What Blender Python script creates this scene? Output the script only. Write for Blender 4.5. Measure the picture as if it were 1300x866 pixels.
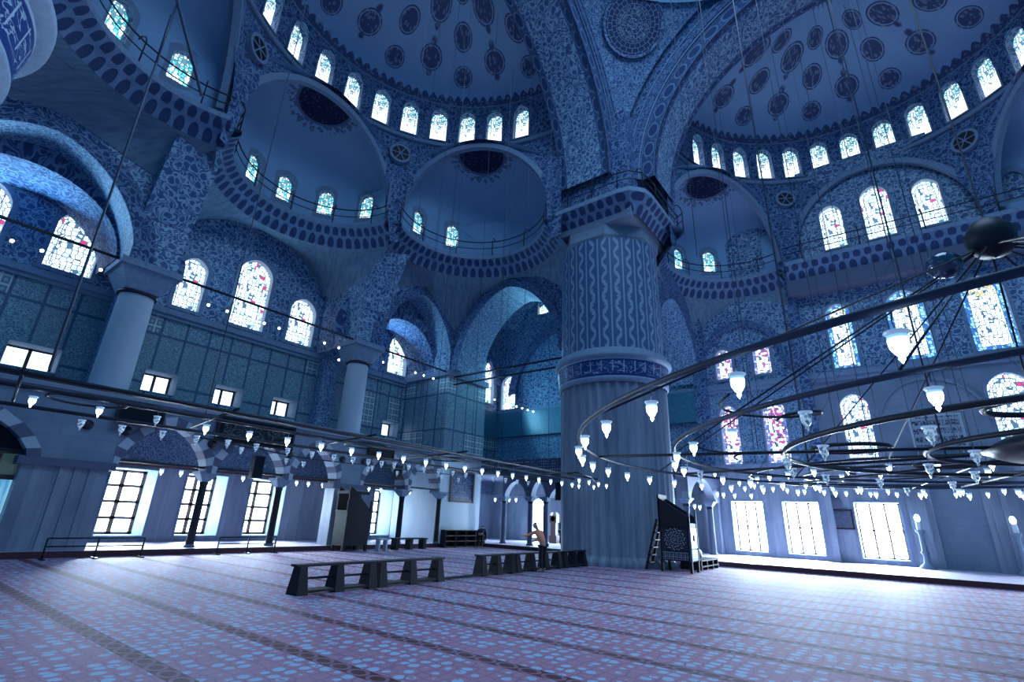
import bpy, math, random
from math import sin, cos, pi, radians as rad, sqrt, hypot, atan2
from mathutils import Vector, Matrix
from mathutils.geometry import tessellate_polygon
random.seed(7)
S = bpy.context.scene
for o in list(bpy.data.objects): bpy.data.objects.remove(o)
COL = S.collection

# ------------------------------------------------------------------ camera
YAW, PIT, ROL, FPX = rad(37.538), rad(19.765), rad(2.178), 627.8
cd = bpy.data.cameras.new('camera'); cam = bpy.data.objects.new('camera', cd); COL.objects.link(cam)
fw = Vector((cos(PIT)*cos(YAW), cos(PIT)*sin(YAW), sin(PIT)))
rt = Vector((sin(YAW), -cos(YAW), 0)); up = rt.cross(fw)
r2 = cos(ROL)*rt + sin(ROL)*up; u2 = -sin(ROL)*rt + cos(ROL)*up
Mx = Matrix((r2, u2, -fw)).transposed().to_4x4(); Mx.translation = (0, 0, 1.7)
cam.matrix_world = Mx
cd.sensor_width = 36; cd.lens = FPX/1300*36; cd.clip_start = 0.05; cd.clip_end = 400
S.camera = cam
# ------------------------------------------------------------------ world, lights, exposure
W = bpy.data.worlds.new('world'); S.world = W; W.use_nodes = True
bg = W.node_tree.nodes['Background']; bg.inputs[0].default_value = (0.085, 0.46, 0.95, 1); bg.inputs[1].default_value = 0.34
S.view_settings.view_transform = 'Standard'; S.view_settings.look = 'None'
S.view_settings.exposure = 0.0; S.view_settings.gamma = 1.0; S.view_settings.use_curve_mapping = False
def area(name, loc, tgt, sx, sy, power, colr=(0.46, 0.75, 1.0)):
    l = bpy.data.lights.new(name, 'AREA'); l.shape = 'RECTANGLE'; l.size = sx; l.size_y = sy; l.energy = power; l.color = colr
    o = bpy.data.objects.new(name, l); COL.objects.link(o); o.location = loc
    o.rotation_euler = (Vector(tgt)-Vector(loc)).to_track_quat('-Z', 'Y').to_euler(); return o, l
PANE_LEFT, PANE_RIGHT, PANE_BAY, PANE_HI, PANE_SMALL = 14.0, 40.0, 40.0, 2.2, 2.6
# panels for the light entering through the floor windows, just inside the panes and behind their frames
for x, e in ((7.9, 340), (10.9, 340), (13.95, 340), (21.55, 110)):
    o, l = area('daylight_panel', (x, 27.66, 1.8), (x-.8, 23.0, 0.9), 1.3, 2.5, e, (0.62, 0.80, 1.0)); o.rotation_euler = (pi/2-.25, 0, pi-.15); l.spread = rad(70)
for y in (7.3, 4.55, 1.1, -6.4):
    o, l = area('daylight_panel', (33.5, y, 1.8), (20, y, 1.8), 1.5, 2.5, 900, (0.62, 0.80, 1.0)); o.rotation_euler = (pi/2-.12, 0, pi/2); l.spread = rad(110)
area('daylight_panel', (10.3, -1.6, 28.9), (10.3, -1.6, 0), 14, 14, 3600, (0.42, 0.68, 1.0))  # added fill panel over the drum opening, in place of unseen dome windows
area('daylight_panel', (31.0, 20.5, 13.0), (22.0, 17.5, 9.5), 4.0, 3.0, 700, (0.22, 0.68, 1.0))     # windows of the corner bay
area('daylight_panel', (29.0, 24.5, 9.8), (27.0, 16.0, 12.0), 3.0, 2.0, 300, (0.22, 0.68, 1.0))
for x, e in ((1.4, 230), (10.9, 140), (19.6, 200)): area('daylight_panel', (x, 26.0, 12.0), (x-2.5, 20, 13.2), 2.4, 1.8, e, (0.26, 0.62, 1.0))     # stained windows of the side wall

# ------------------------------------------------------------------ node expression helper
class G:
    def __init__(s, nt): s.nt = nt
    def n(s, t, **k):
        n = s.nt.nodes.new(t)
        for a, b in k.items(): setattr(n, a, b)
        return n
    def put(s, sock, v):
        if isinstance(v, X): s.nt.links.new(v.s, sock)
        elif isinstance(v, bpy.types.NodeSocket): s.nt.links.new(v, sock)
        else:
            try: sock.default_value = v
            except Exception: sock.default_value = (v[0], v[1], v[2], 1) if len(v) == 3 else v
    def m(s, op, *a):
        n = s.n('ShaderNodeMath', operation=op)
        for i, v in enumerate(a): s.put(n.inputs[i], v)
        return X(s, n.outputs[0])
    def vec(s, x, y, z=0.0):
        n = s.n('ShaderNodeCombineXYZ'); s.put(n.inputs[0], x); s.put(n.inputs[1], y); s.put(n.inputs[2], z); return n.outputs[0]
    def uv(s):
        n = s.n('ShaderNodeTexCoord'); q = s.n('ShaderNodeSeparateXYZ'); s.nt.links.new(n.outputs['UV'], q.inputs[0])
        return X(s, q.outputs[0]), X(s, q.outputs[1])
    def vor(s, v, sc=1.0, feat='F1', rnd=1.0):
        n = s.n('ShaderNodeTexVoronoi', feature=feat); s.put(n.inputs['Vector'], v); n.inputs['Scale'].default_value = sc
        n.inputs['Randomness'].default_value = rnd; return X(s, n.outputs['Distance'])
    def noise(s, v, sc=1.0, det=3.0, dist=0.0):
        n = s.n('ShaderNodeTexNoise'); s.put(n.inputs['Vector'], v); n.inputs['Scale'].default_value = sc
        n.inputs['Detail'].default_value = det; n.inputs['Distortion'].default_value = dist; return X(s, n.outputs[0])
    def white(s, v):
        n = s.n('ShaderNodeTexWhiteNoise', noise_dimensions='3D'); s.put(n.inputs['Vector'], v); return X(s, n.outputs[0])
    def mix(s, f, a, b):
        n = s.n('ShaderNodeMix', data_type='RGBA'); s.put(n.inputs[0], f)
        for k, v in ((6, a), (7, b)):
            if isinstance(v, tuple): n.inputs[k].default_value = (v[0], v[1], v[2], 1)
            else: s.put(n.inputs[k], v)
        return n.outputs[2]
    def step(s, a, lo, hi):
        n = s.n('ShaderNodeMapRange'); n.clamp = True; s.put(n.inputs[0], a); n.inputs[1].default_value = lo; n.inputs[2].default_value = hi
        return X(s, n.outputs[0])
class X:
    def __init__(s, g, sock): s.g = g; s.s = sock
    def __add__(s, o): return s.g.m('ADD', s, o)
    __radd__ = __add__
    def __sub__(s, o): return s.g.m('SUBTRACT', s, o)
    def __rsub__(s, o): return s.g.m('SUBTRACT', o, s)
    def __mul__(s, o): return s.g.m('MULTIPLY', s, o)
    __rmul__ = __mul__
    def __truediv__(s, o): return s.g.m('DIVIDE', s, o)
    def __lt__(s, o): return s.g.m('LESS_THAN', s, o)
    def __gt__(s, o): return s.g.m('GREATER_THAN', s, o)
    def fr(s): return s.g.m('FRACT', s)
    def fl(s): return s.g.m('FLOOR', s)
    def ab(s): return s.g.m('ABSOLUTE', s)
    def cl(s): return s.g.m('MAXIMUM', s.g.m('MINIMUM', s, 1.0), 0.0)
    def sn(s): return s.g.m('SINE', s)
    def cs(s): return s.g.m('COSINE', s)
    def mx(s, o): return s.g.m('MAXIMUM', s, o)
    def mn(s, o): return s.g.m('MINIMUM', s, o)
def length(g, a, b): return g.m('SQRT', a*a+b*b)
def mat(name, fn, rough=0.7, spec=0.3, metal=0.0, emit=None):
    m = bpy.data.materials.new(name); m.use_nodes = True; nt = m.node_tree; b = nt.nodes['Principled BSDF']; g = G(nt)
    c = fn(g) if callable(fn) else fn
    if isinstance(c, tuple): b.inputs['Base Color'].default_value = (c[0], c[1], c[2], 1)
    else: nt.links.new(c, b.inputs['Base Color'])
    b.inputs['Roughness'].default_value = rough; b.inputs['Specular IOR Level'].default_value = spec; b.inputs['Metallic'].default_value = metal
    if emit is not None:
        b.inputs['Emission Strength'].default_value = emit
        if isinstance(c, tuple): b.inputs['Emission Color'].default_value = (c[0], c[1], c[2], 1)
        else: nt.links.new(c, b.inputs['Emission Color'])
    return m
def arabesque(g, u, v, sc, light, dark, mid=None):
    """leaf and blossom scrollwork of painted tile"""
    nz = g.noise(g.vec(u, v), sc*1.15, 1.0, 0.9); w = g.vec(u+(nz-0.5)*0.6/sc, v-(nz-0.5)*0.5/sc)
    d = g.vor(w, sc*1.25, 'F1', 0.6)
    scroll = g.step(((nz*7.0).fr()-0.5).ab(), 0.17, 0.23); blob = 1.0-g.step(d, 0.27, 0.36); halo = (d > 0.36)*(d < 0.46)
    c = g.mix(((scroll*(1.0-halo)).mx(blob)*0.92).cl(), light, dark)
    if mid: c = g.mix((d < 0.11)*1.0, c, mid)
    return c
def m_arab(name, sc, light, dark, mid=None, **k):
    def f(g):
        u, v = g.uv(); return arabesque(g, u, v, sc, light, dark, mid)
    return mat(name, f, **k)
LT, DK = (0.30, 0.45, 0.60), (0.035, 0.085, 0.22)
M = {}
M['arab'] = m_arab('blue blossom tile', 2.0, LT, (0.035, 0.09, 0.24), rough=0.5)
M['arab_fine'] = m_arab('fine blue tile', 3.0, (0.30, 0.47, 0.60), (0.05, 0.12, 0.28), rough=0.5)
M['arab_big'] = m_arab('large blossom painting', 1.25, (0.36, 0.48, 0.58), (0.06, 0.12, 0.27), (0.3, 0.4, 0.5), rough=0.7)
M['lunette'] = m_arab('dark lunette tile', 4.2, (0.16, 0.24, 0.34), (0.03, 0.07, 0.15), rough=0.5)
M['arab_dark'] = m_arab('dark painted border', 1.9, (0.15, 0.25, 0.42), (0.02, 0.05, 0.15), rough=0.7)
def f_plaster(g):
    u, v = g.uv(); n = g.noise(g.vec(u, v), 0.35, 5.0); s = g.noise(g.vec(u*1.2, v*0.08), 1.0, 2.0)
    return g.mix((n*0.6+s*0.5-0.25).cl(), (0.22, 0.39, 0.60), (0.34, 0.52, 0.73))
M['plaster'] = mat('pale blue plaster', f_plaster, 0.85)
def f_ashlar(g):
    u, v = g.uv(); n = g.noise(g.vec(u, v), 0.8, 6.0)
    r = (v/0.42).fl(); j = ((v/0.42).fr() < 0.05).mx(((u/0.9+r*0.37).fr() < 0.02))
    c = g.mix(n, (0.13, 0.18, 0.27), (0.28, 0.36, 0.46)); return g.mix(j*0.5, c, (0.12, 0.16, 0.25))
M['ashlar'] = mat('grey ashlar', f_ashlar, 0.8)
def f_marble(g):
    u, v = g.uv(); n = g.noise(g.vec(u*2.2, v*0.35), 1.2, 5.0, 0.8); k = (u/0.55).fl(); w = g.white(g.vec(k, 3.0))
    n2 = g.noise(g.vec(u, v), 2.5, 4.0)
    c = g.mix((n*0.9+w*0.35-0.25).cl(), (0.12, 0.155, 0.23), (0.38, 0.45, 0.55)); c = g.mix((n2-0.35).cl()*0.5, c, (0.22, 0.26, 0.36))
    return g.mix(((u/0.55).fr() < 0.04)*0.6, c, (0.10, 0.14, 0.22))
M['marble'] = mat('veined marble slabs', f_marble, 0.45, 0.4)
M['stone'] = mat('pale stone', (0.42, 0.50, 0.60), 0.7)
M['lit_white_marble'] = mat('lit white marble slabs', lambda g: g.mix(g.noise(g.vec(g.uv()[0]*1.2, g.uv()[1]*.3), 1.2, 4.0), (0.42, 0.56, 0.70), (0.70, 0.80, 0.88)), 0.4, 0.4)  # paler than plain stone, with the light on this panel put into its colour
M['stone_dark'] = mat('red porphyry voussoir', (0.11, 0.13, 0.21), 0.7)
M['stone_trim'] = mat('carved pale trim', lambda g: g.mix(g.noise(g.vec(*g.uv()), 6.0, 3.0), (0.13, 0.20, 0.32), (0.27, 0.37, 0.50)), 0.7)
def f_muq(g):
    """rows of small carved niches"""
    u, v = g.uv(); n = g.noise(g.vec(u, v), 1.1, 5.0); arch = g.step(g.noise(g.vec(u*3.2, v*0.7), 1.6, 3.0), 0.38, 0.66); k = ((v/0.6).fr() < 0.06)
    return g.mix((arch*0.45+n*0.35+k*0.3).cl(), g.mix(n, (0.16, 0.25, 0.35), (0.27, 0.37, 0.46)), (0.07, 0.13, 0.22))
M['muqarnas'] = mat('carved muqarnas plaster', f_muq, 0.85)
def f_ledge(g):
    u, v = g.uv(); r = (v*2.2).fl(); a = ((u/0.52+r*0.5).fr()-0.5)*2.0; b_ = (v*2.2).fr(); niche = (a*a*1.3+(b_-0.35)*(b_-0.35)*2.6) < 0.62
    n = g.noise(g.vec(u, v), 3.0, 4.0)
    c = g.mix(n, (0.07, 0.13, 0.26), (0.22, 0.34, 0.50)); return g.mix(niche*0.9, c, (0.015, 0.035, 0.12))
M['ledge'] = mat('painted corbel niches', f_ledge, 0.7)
def f_band(g):
    """dark border with a row of oval medallions along u"""
    u, v = g.uv(); a = ((u/1.15).fr()-0.5)*2.0; b = (v-0.5)*2.0; d = length(g, a, b)
    e = g.vor(g.vec(u, v), 5.0, 'F1')
    c = g.mix((e < 0.35)*0.6, (0.04, 0.08, 0.20), (0.15, 0.22, 0.34)); c = g.mix((d < 0.78), c, (0.025, 0.055, 0.16))
    c = g.mix((d < 0.78)*(d > 0.62), c, (0.14, 0.23, 0.36)); return g.mix((b.ab() > 0.93)*1.0, c, (0.20, 0.30, 0.44))
M['band'] = mat('medallion border', f_band, 0.7)
def f_callig(g):
    u, v = g.uv(); n = g.noise(g.vec(u*1.3, v*2.6), 1.6, 2.0, 1.6); s = 1.0-g.step((n-0.5).ab(), 0.012, 0.03)
    lett = s*(v > 0.18)*(v < 0.82); tall = ((u/0.42).fr() < 0.09)*(v > 0.3)*(v < 0.85)
    c = g.mix((lett+tall).cl()*0.85, (0.008, 0.035, 0.17), (0.34, 0.46, 0.58)); return g.mix((v > 0.93).mx(v < 0.06), c, (0.3, 0.4, 0.55))
M['callig'] = mat('blue inscription band', f_callig, 0.4)
def f_pillartile(g):
    """upright strips of S-scrolls"""
    u, v = g.uv(); p = u/0.62; a = p.fr(); w = ((v/0.95+p.fl()*0.5)*2*pi).sn()*0.15+0.5; lf = ((v/0.475).fr()-0.5).ab()*0.22
    sc = 1.0-g.step((a-w).ab()-lf, 0.03, 0.09); d = length(g, a-0.5, ((v/0.425+p.fl()).fr()-0.5)*0.8); dot = (d < 0.10)
    c = g.mix((sc+dot).cl()*0.8, (0.05, 0.11, 0.24), (0.26, 0.38, 0.50)); return g.mix(((a < 0.06)+(a > 0.94)).cl()*0.7, c, (0.30, 0.42, 0.54))
M['pillartile'] = mat('scroll tile strips', f_pillartile, 0.5)
def f_panel(g, teal=(0.28, 0.46, 0.50)):
    """framed tile panels, each with its own repeat"""
    u, v = g.uv(); cu = (u/1.05); cv = (v/2.3); iu = cu.fl(); iv = cv.fl(); h = g.white(g.vec(iu, iv, 1.0)); a = cu.fr(); b = cv.fr()
    p1 = arabesque(g, u, v, 5.0, teal, (0.07, 0.15, 0.25)); p2 = arabesque(g, u, v, 7.5, (0.30, 0.44, 0.47), (0.06, 0.14, 0.24))
    hx = g.vor(g.vec(u*1.0, v*0.8), 3.2, 'DISTANCE_TO_EDGE', 0.0); hc = g.vor(g.vec(u*1.0, v*0.8), 3.2, 'F1', 0.0)
    p3 = g.mix((hx < 0.12)*1.0, g.mix((hc < 0.2)*1.0, (0.10, 0.20, 0.30), (0.30, 0.42, 0.46)), (0.52, 0.62, 0.62))
    c = g.mix(h > 0.5, p1, p2); c = g.mix(h > 0.72, c, p3)
    e = (a < 0.05).mx(a > 0.95).mx(b < 0.025).mx(b > 0.975); return g.mix(e, c, (0.05, 0.11, 0.20))
M['panel'] = mat('framed tile panels', f_panel, 0.35, 0.5)
def f_carpet(g):
    tc = g.n('ShaderNodeTexCoord'); q = g.n('ShaderNodeSeparateXYZ'); g.nt.links.new(tc.outputs['Object'], q.inputs[0])
    x, y = X(g, q.outputs[0]), X(g, q.outputs[1])
    row = ((x-1.24)/1.44); f = row.fr(); band = (f < 0.16)
    n = g.noise(g.vec(x, y), 3.0, 2.0); w = g.vec(x+(n-0.5)*0.12, y+(n-0.5)*0.1)
    d = g.vor(w, 5.2, 'F1', 0.45); k = g.noise(g.vec(x, y), 9.0, 2.0); st = g.vor(w, 5.2, 'DISTANCE_TO_EDGE', 0.45)
    c = g.mix((d < 0.36)*(k > 0.36), (0.42, 0.20, 0.30), (0.32, 0.50, 0.72)); c = g.mix((st < 0.06)*0.6, c, (0.18, 0.10, 0.22))
    c = g.mix((d < 0.09)*1.0, c, (0.55, 0.5, 0.6))
    a = ((y/0.34).fr()-0.5)*2.0; b = (f/0.16-0.5)*2.0; ov = length(g, a, b)
    bc = g.mix((ov < 0.95)*(ov > 0.62), (0.09, 0.014, 0.026), (0.24, 0.12, 0.20)); c = g.mix(band, c, bc)
    wear = g.noise(g.vec(x, y), 0.5, 4.0); c = g.mix((wear-0.45).cl()*0.8, c, (0.42, 0.36, 0.48)); return c
M['carpet'] = mat('patterned carpet', f_carpet, 0.78, 0.22)
M['carpet_plain'] = mat('pale platform carpet', lambda g: g.mix(g.noise(g.vec(*g.uv()), 3.0, 4.0), (0.42, 0.34, 0.46), (0.55, 0.50, 0.62)), 0.6, 0.4)
M['riser'] = mat('dark red step edge', (0.09, 0.035, 0.05), 0.6)
M['wood'] = mat('dark wood', lambda g: g.mix(g.noise(g.vec(g.uv()[0]*8, g.uv()[1]*0.8), 3.0, 4.0), (0.014, 0.016, 0.025), (0.038, 0.035, 0.045)), 0.6, 0.15)
M['wood_brown'] = mat('brown wood', lambda g: g.mix(g.noise(g.vec(g.uv()[0]*8, g.uv()[1]*0.8), 3.0, 4.0), (0.10, 0.06, 0.06), (0.20, 0.12, 0.10)), 0.5)
def f_inlay(g):
    u, v = g.uv(); d = g.vor(g.vec(u, v), 13.0, 'F1', 0.0); e = g.vor(g.vec(u, v), 6.5, 'DISTANCE_TO_EDGE', 0.2)
    return g.mix(((d < 0.30)+(e < 0.06)).cl()*0.8, (0.03, 0.035, 0.05), (0.30, 0.34, 0.42))
M['inlay'] = mat('mother of pearl inlay', f_inlay, 0.4)
def f_star(g):
    """star rosette inlay centred on uv 0,0"""
    u, v = g.uv(); r = length(g, u, v); a = g.m('ARCTAN2', v, u); s = (a*6.0).cs()*0.5+0.5
    k = (((r*9.0+s*1.2).fr()-0.5).ab() < 0.17)*((a*14.0/(2*pi)+(r*9.0).fl()*0.5).fr() < 0.72)*(r < 0.44)
    d = g.vor(g.vec(u, v), 15.0, 'F1', 0.0); return g.mix((k+(r > 0.46)*(d < 0.10)).cl()*0.85, (0.02, 0.022, 0.035), (0.42, 0.48, 0.55))
M['star'] = mat('star inlay', f_star, 0.4)
M['metal'] = mat('black iron', (0.012, 0.016, 0.03), 0.5, 0.4)
M['iron'] = mat('grey painted iron', (0.025, 0.04, 0.08), 0.55, 0.3, 0.0)
M['cable'] = mat('steel cable', (0.05, 0.07, 0.12), 0.5, 0.4)
M['white'] = mat('white enamel', (0.7, 0.75, 0.8), 0.5)
M['lamp_lit'] = mat('lit lamp glass', lambda g: g.mix(g.step(g.uv()[1], -0.20, -0.10), (0.035, 0.08, 0.13), (0.72, 0.88, 1.0)), 0.3, 0.5, emit=8.0)
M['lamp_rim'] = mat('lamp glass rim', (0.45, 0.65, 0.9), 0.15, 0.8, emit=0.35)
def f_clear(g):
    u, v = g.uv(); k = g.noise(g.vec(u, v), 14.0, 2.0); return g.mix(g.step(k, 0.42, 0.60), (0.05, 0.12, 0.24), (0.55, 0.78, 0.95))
M['lamp_clear'] = mat('unlit lamp glass with painted glow', f_clear, 0.08, 1.0, emit=0.45)  # unlit glass; pale flecks and a weak glow painted in as caught light
M['bulb'] = mat('small warm bulb', (0.9, 0.95, 1.0), 0.3, emit=9.0)
M['screen'] = mat('black screen', (0.006, 0.008, 0.015), 0.25)
M['blueglass'] = mat('daylit door glass', lambda g: g.mix(g.step(g.noise(g.vec(g.uv()[0]*5, g.uv()[1]*0.3), 2.0, 2.0), 0.4, 0.65), (0.08, 0.36, 0.62), (0.45, 0.80, 0.95)), 0.2, emit=0.75)
M['dimglass'] = mat('dim olive door glass', lambda g: g.mix(g.noise(g.vec(*g.uv()), 1.5, 1.0), (0.05, 0.11, 0.11), (0.12, 0.16, 0.13)), 0.1, 0.8, emit=0.25)
# window glass: uv is metres from the bottom centre of the pane
def pane(name, w, h, strength, kind):
    def f(g):
        u, v = g.uv(); au = u.ab(); hw = w/2
        if kind == 'clear': return (0.60, 0.82, 1.0)
        n = g.noise(g.vec(u, v), 2.0, 1.0); sc = {'lattice': 7.0, 'scroll': 7.5, 'stain': 5.0, 'red': 6.0, 'bluerim': 6.0}[kind]
        wv = g.vec(u+(n-0.5)*0.1, v); e = g.vor(wv, sc, 'DISTANCE_TO_EDGE', 0.5); cellv = g.n('ShaderNodeTexVoronoi'); g.put(cellv.inputs['Vector'], wv)
        cellv.inputs['Scale'].default_value = sc; cellv.inputs['Randomness'].default_value = 0.5; r = g.white(cellv.outputs['Position'])
        # distance to the arched outline
        top = h-hw; dy = (v-top).mx(0.0); rr = length(g, u, dy); edge = hw-rr; edge = edge.mn(v)
        white = (0.82, 0.93, 1.0); lead = (0.02, 0.07, 0.14)
        if kind in ('lattice', 'scroll'):
            lower = g.step(v/h, 0.30, 0.72); mask = (e < (lower*(0.10 if kind == 'lattice' else 0.17)+(0.10 if kind == 'lattice' else 0.015)))
            c = g.mix(r > 0.72, white, (0.12, 0.50, 0.58)) if kind == 'lattice' else g.mix((r > 0.7)*lower, white, (0.25, 0.62, 0.72))
            return g.mix(mask*0.93, c, (0.01, 0.10, 0.15))
        rim = (edge < hw*0.30); bar = ((edge-hw*0.30).ab() < 0.018)
        hb = ((v/h*5.0).fr() < 0.03)
        if kind == 'bluerim': c = g.mix(rim, white, g.mix(r > 0.45, (0.02, 0.10, 0.34), (0.20, 0.45, 0.75)))
        elif kind == 'red': c = g.mix(rim, g.mix(r > 0.70, white, (0.34, 0.04, 0.20)), g.mix(r > 0.55, (0.55, 0.45, 0.62), (0.10, 0.13, 0.36)))
        else: c = g.mix(r > 0.80, white, (0.45, 0.75, 0.85)); c = g.mix((r > 0.955)*1.0, c, (0.40, 0.03, 0.12))
        topc = (v > h*0.74)*(r > 0.5)*(1.0-rim)
        if kind == 'bluerim': c = g.mix(topc, c, (0.55, 0.45, 0.20))
        line = (e < 0.08).mx(bar).mx(hb); return g.mix(line*0.97, c, lead)
    return mat(name, f, 0.3, 0.5, emit=strength)
PANES = {}
def get_pane(w, h, kind):
    s = {'clear': PANE_LEFT, 'clearq': PANE_RIGHT, 'clearb': PANE_BAY, 'small': PANE_SMALL}.get(kind, PANE_HI)
    key = (round(w, 1), round(h, 1), kind)
    if key not in PANES: PANES[key] = pane('window glass '+kind, w, h, s, 'clear' if kind[:5] in ('small', 'clear') else kind)
    return PANES[key]

# ------------------------------------------------------------------ mesh helper
class MB:
    def __init__(s): s.v = []; s.f = []; s.uv = []; s.mi = []; s.sm = []
    def face(s, pts, uvs=None, mi=0, sm=False):
        b = len(s.v); s.v += [tuple(p) for p in pts]; s.f.append(list(range(b, b+len(pts))))
        if uvs is None:
            a, c, d = Vector(pts[0]), Vector(pts[1]), Vector(pts[2]); n = (c-a).cross(d-a); n = [abs(t) for t in n]
            if n[2] >= max(n[0], n[1]): uvs = [(p[0], p[1]) for p in pts]
            elif n[0] > n[1]: uvs = [(p[1], p[2]) for p in pts]
            else: uvs = [(p[0], p[2]) for p in pts]
        s.uv.append(uvs); s.mi.append(mi); s.sm.append(sm)
    def grid(s, fn, us, vs, uvfn=None, mi=0, sm=True):
        """shared-vertex grid; fn(u,v)->point, uvfn(u,v)->(u,v)"""
        b = len(s.v); nu, nv = len(us), len(vs)
        for v in vs:
            for u in us: s.v.append(tuple(fn(u, v)))
        for j in range(nv-1):
            for i in range(nu-1):
                q = [b+j*nu+i, b+j*nu+i+1, b+(j+1)*nu+i+1, b+(j+1)*nu+i]; s.f.append(q)
                if uvfn: s.uv.append([uvfn(us[i], vs[j]), uvfn(us[i+1], vs[j]), uvfn(us[i+1], vs[j+1]), uvfn(us[i], vs[j+1])])
                else: s.uv.append([(us[i], vs[j]), (us[i+1], vs[j]), (us[i+1], vs[j+1]), (us[i], vs[j+1])])
                s.mi.append(mi); s.sm.append(sm)
        return s
    def box(s, x0, y0, z0, x1, y1, z1, mi=0, rot=0, piv=None, tilt=None):
        P = [Vector((x, y, z)) for z in (z0, z1) for y in (y0, y1) for x in (x0, x1)]
        if rot:
            c = Vector(piv or ((x0+x1)/2, (y0+y1)/2, 0)); R = Matrix.Rotation(rot, 3, 'Z'); P = [R @ (p-c)+c for p in P]
        for q in ((0, 2, 3, 1), (4, 5, 7, 6), (0, 1, 5, 4), (2, 6, 7, 3), (0, 4, 6, 2), (1, 3, 7, 5)): s.face([P[i] for i in q], None, mi)
        return s
    def hexa(s, P, mi=0):
        """8 corner points: bottom 4 ring, top 4 ring"""
        for q in ((3, 2, 1, 0), (4, 5, 6, 7), (0, 1, 5, 4), (1, 2, 6, 5), (2, 3, 7, 6), (3, 0, 4, 7)): s.face([P[i] for i in q], None, mi)
        return s
    def tube(s, pts, r, n=6, closed=False, mi=0, caps=True):
        pts = [Vector(p) for p in pts]; m = len(pts); b = len(s.v); rr = r if isinstance(r, (list, tuple)) else [r]*m
        for i, p in enumerate(pts):
            if closed: t = pts[(i+1) % m]-pts[i-1]
            else: t = pts[min(i+1, m-1)]-pts[max(i-1, 0)]
            t.normalize(); a = Vector((0, 0, 1)) if abs(t.z) < 0.9 else Vector((1, 0, 0)); x = t.cross(a).normalized(); y = t.cross(x)
            for k in range(n): s.v.append(tuple(p+rr[i]*(cos(2*pi*k/n)*x+sin(2*pi*k/n)*y)))
        for i in range(m if closed else m-1):
            j = (i+1) % m
            for k in range(n):
                l = (k+1) % n; s.f.append([b+i*n+k, b+i*n+l, b+j*n+l, b+j*n+k]); s.uv.append([(k/n, i), (l/n, i), (l/n, i+1), (k/n, i+1)]); s.mi.append(mi); s.sm.append(True)
        if caps and not closed:
            for i in (0, m-1):
                q = [b+i*n+k for k in range(n)]; s.f.append(q if i else q[::-1]); s.uv.append([(0, 0)]*n); s.mi.append(mi); s.sm.append(False)
        return s
    def lathe(s, prof, c=(0, 0, 0), n=20, a0=0.0, a1=2*pi, mi=0, sm=True, flute=0, fd=0.0):
        def fn(a, i):
            r, z = prof[int(i)]
            if flute: r = r*(1-fd*abs(sin(flute*a/2)))
            return (c[0]+r*cos(a), c[1]+r*sin(a), c[2]+z)
        us = [a0+(a1-a0)*k/n for k in range(n+1)]; L = [0]
        for i in range(1, len(prof)): L.append(L[-1]+hypot(prof[i][0]-prof[i-1][0], prof[i][1]-prof[i-1][1]))
        R = max(p[0] for p in prof); z0 = prof[0][1]
        return s.grid(fn, us, list(range(len(prof))), lambda a, i: (a*R, z0+L[int(i)]), mi, sm)
    def poly(s, loops, mp, mi=0, uvs=None):
        """flat polygon with holes given in 2d, mapped by mp"""
        L = [[Vector((a, b, 0)) for a, b in l] for l in loops]; flat = [p for l in loops for p in l]
        for t in tessellate_polygon(L): s.face([mp(*flat[i]) for i in t], [flat[i] if uvs is None else uvs(*flat[i]) for i in t], mi)
        return s
    def build(s, name, mats, parent=None, label=None, cat=None, group=None, kind=None, weld=False):
        me = bpy.data.meshes.new(name); me.from_pydata(s.v, [], s.f)
        ul = me.uv_layers.new(name='UVMap'); k = 0
        for uv in s.uv:
            for t in uv: ul.data[k].uv = (t[0], t[1]); k += 1
        for i, p in enumerate(me.polygons): p.material_index = s.mi[i]; p.use_smooth = s.sm[i]
        for m in (mats if isinstance(mats, (list, tuple)) else [mats]): me.materials.append(M[m] if isinstance(m, str) else m)
        me.validate(); me.update()
        o = bpy.data.objects.new(name, me); COL.objects.link(o)
        if parent: o.parent = parent
        return tag(o, label, cat, group, kind)
def tag(o, label=None, cat=None, group=None, kind=None):
    if label: o['label'] = label
    if cat: o['category'] = cat
    if group: o['group'] = group
    if kind: o['kind'] = kind
    return o
def empty(name, loc=(0, 0, 0), rz=0, label=None, cat=None, group=None, kind=None):
    o = bpy.data.objects.new(name, None); COL.objects.link(o); o.location = loc; o.rotation_euler = (0, 0, rz); o.empty_display_size = 0.1
    return tag(o, label, cat, group, kind)
def copy_tree(o, parent=None):
    c = o.copy(); COL.objects.link(c); c.parent = parent
    for ch in list(o.children): copy_tree(ch, c)
    return c
def lin(a, b, n): return [a+(b-a)*i/n for i in range(n+1)]
def arch_pts(c, hw, z0, zs, za, n=10, pointed=0.0):
    """closed outline of an arched opening, anticlockwise from bottom left"""
    P = [(c-hw, z0), (c+hw, z0)] if z0 < zs-1e-6 else []
    for i in range(n+1):
        t = pi*i/n; x = cos(t); y = sin(t)
        if pointed: y = y*(1-pointed)+pointed*(1-abs(x)**1.35)
        P.append((c+hw*x, zs+(za-zs)*y))
    return P

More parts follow.
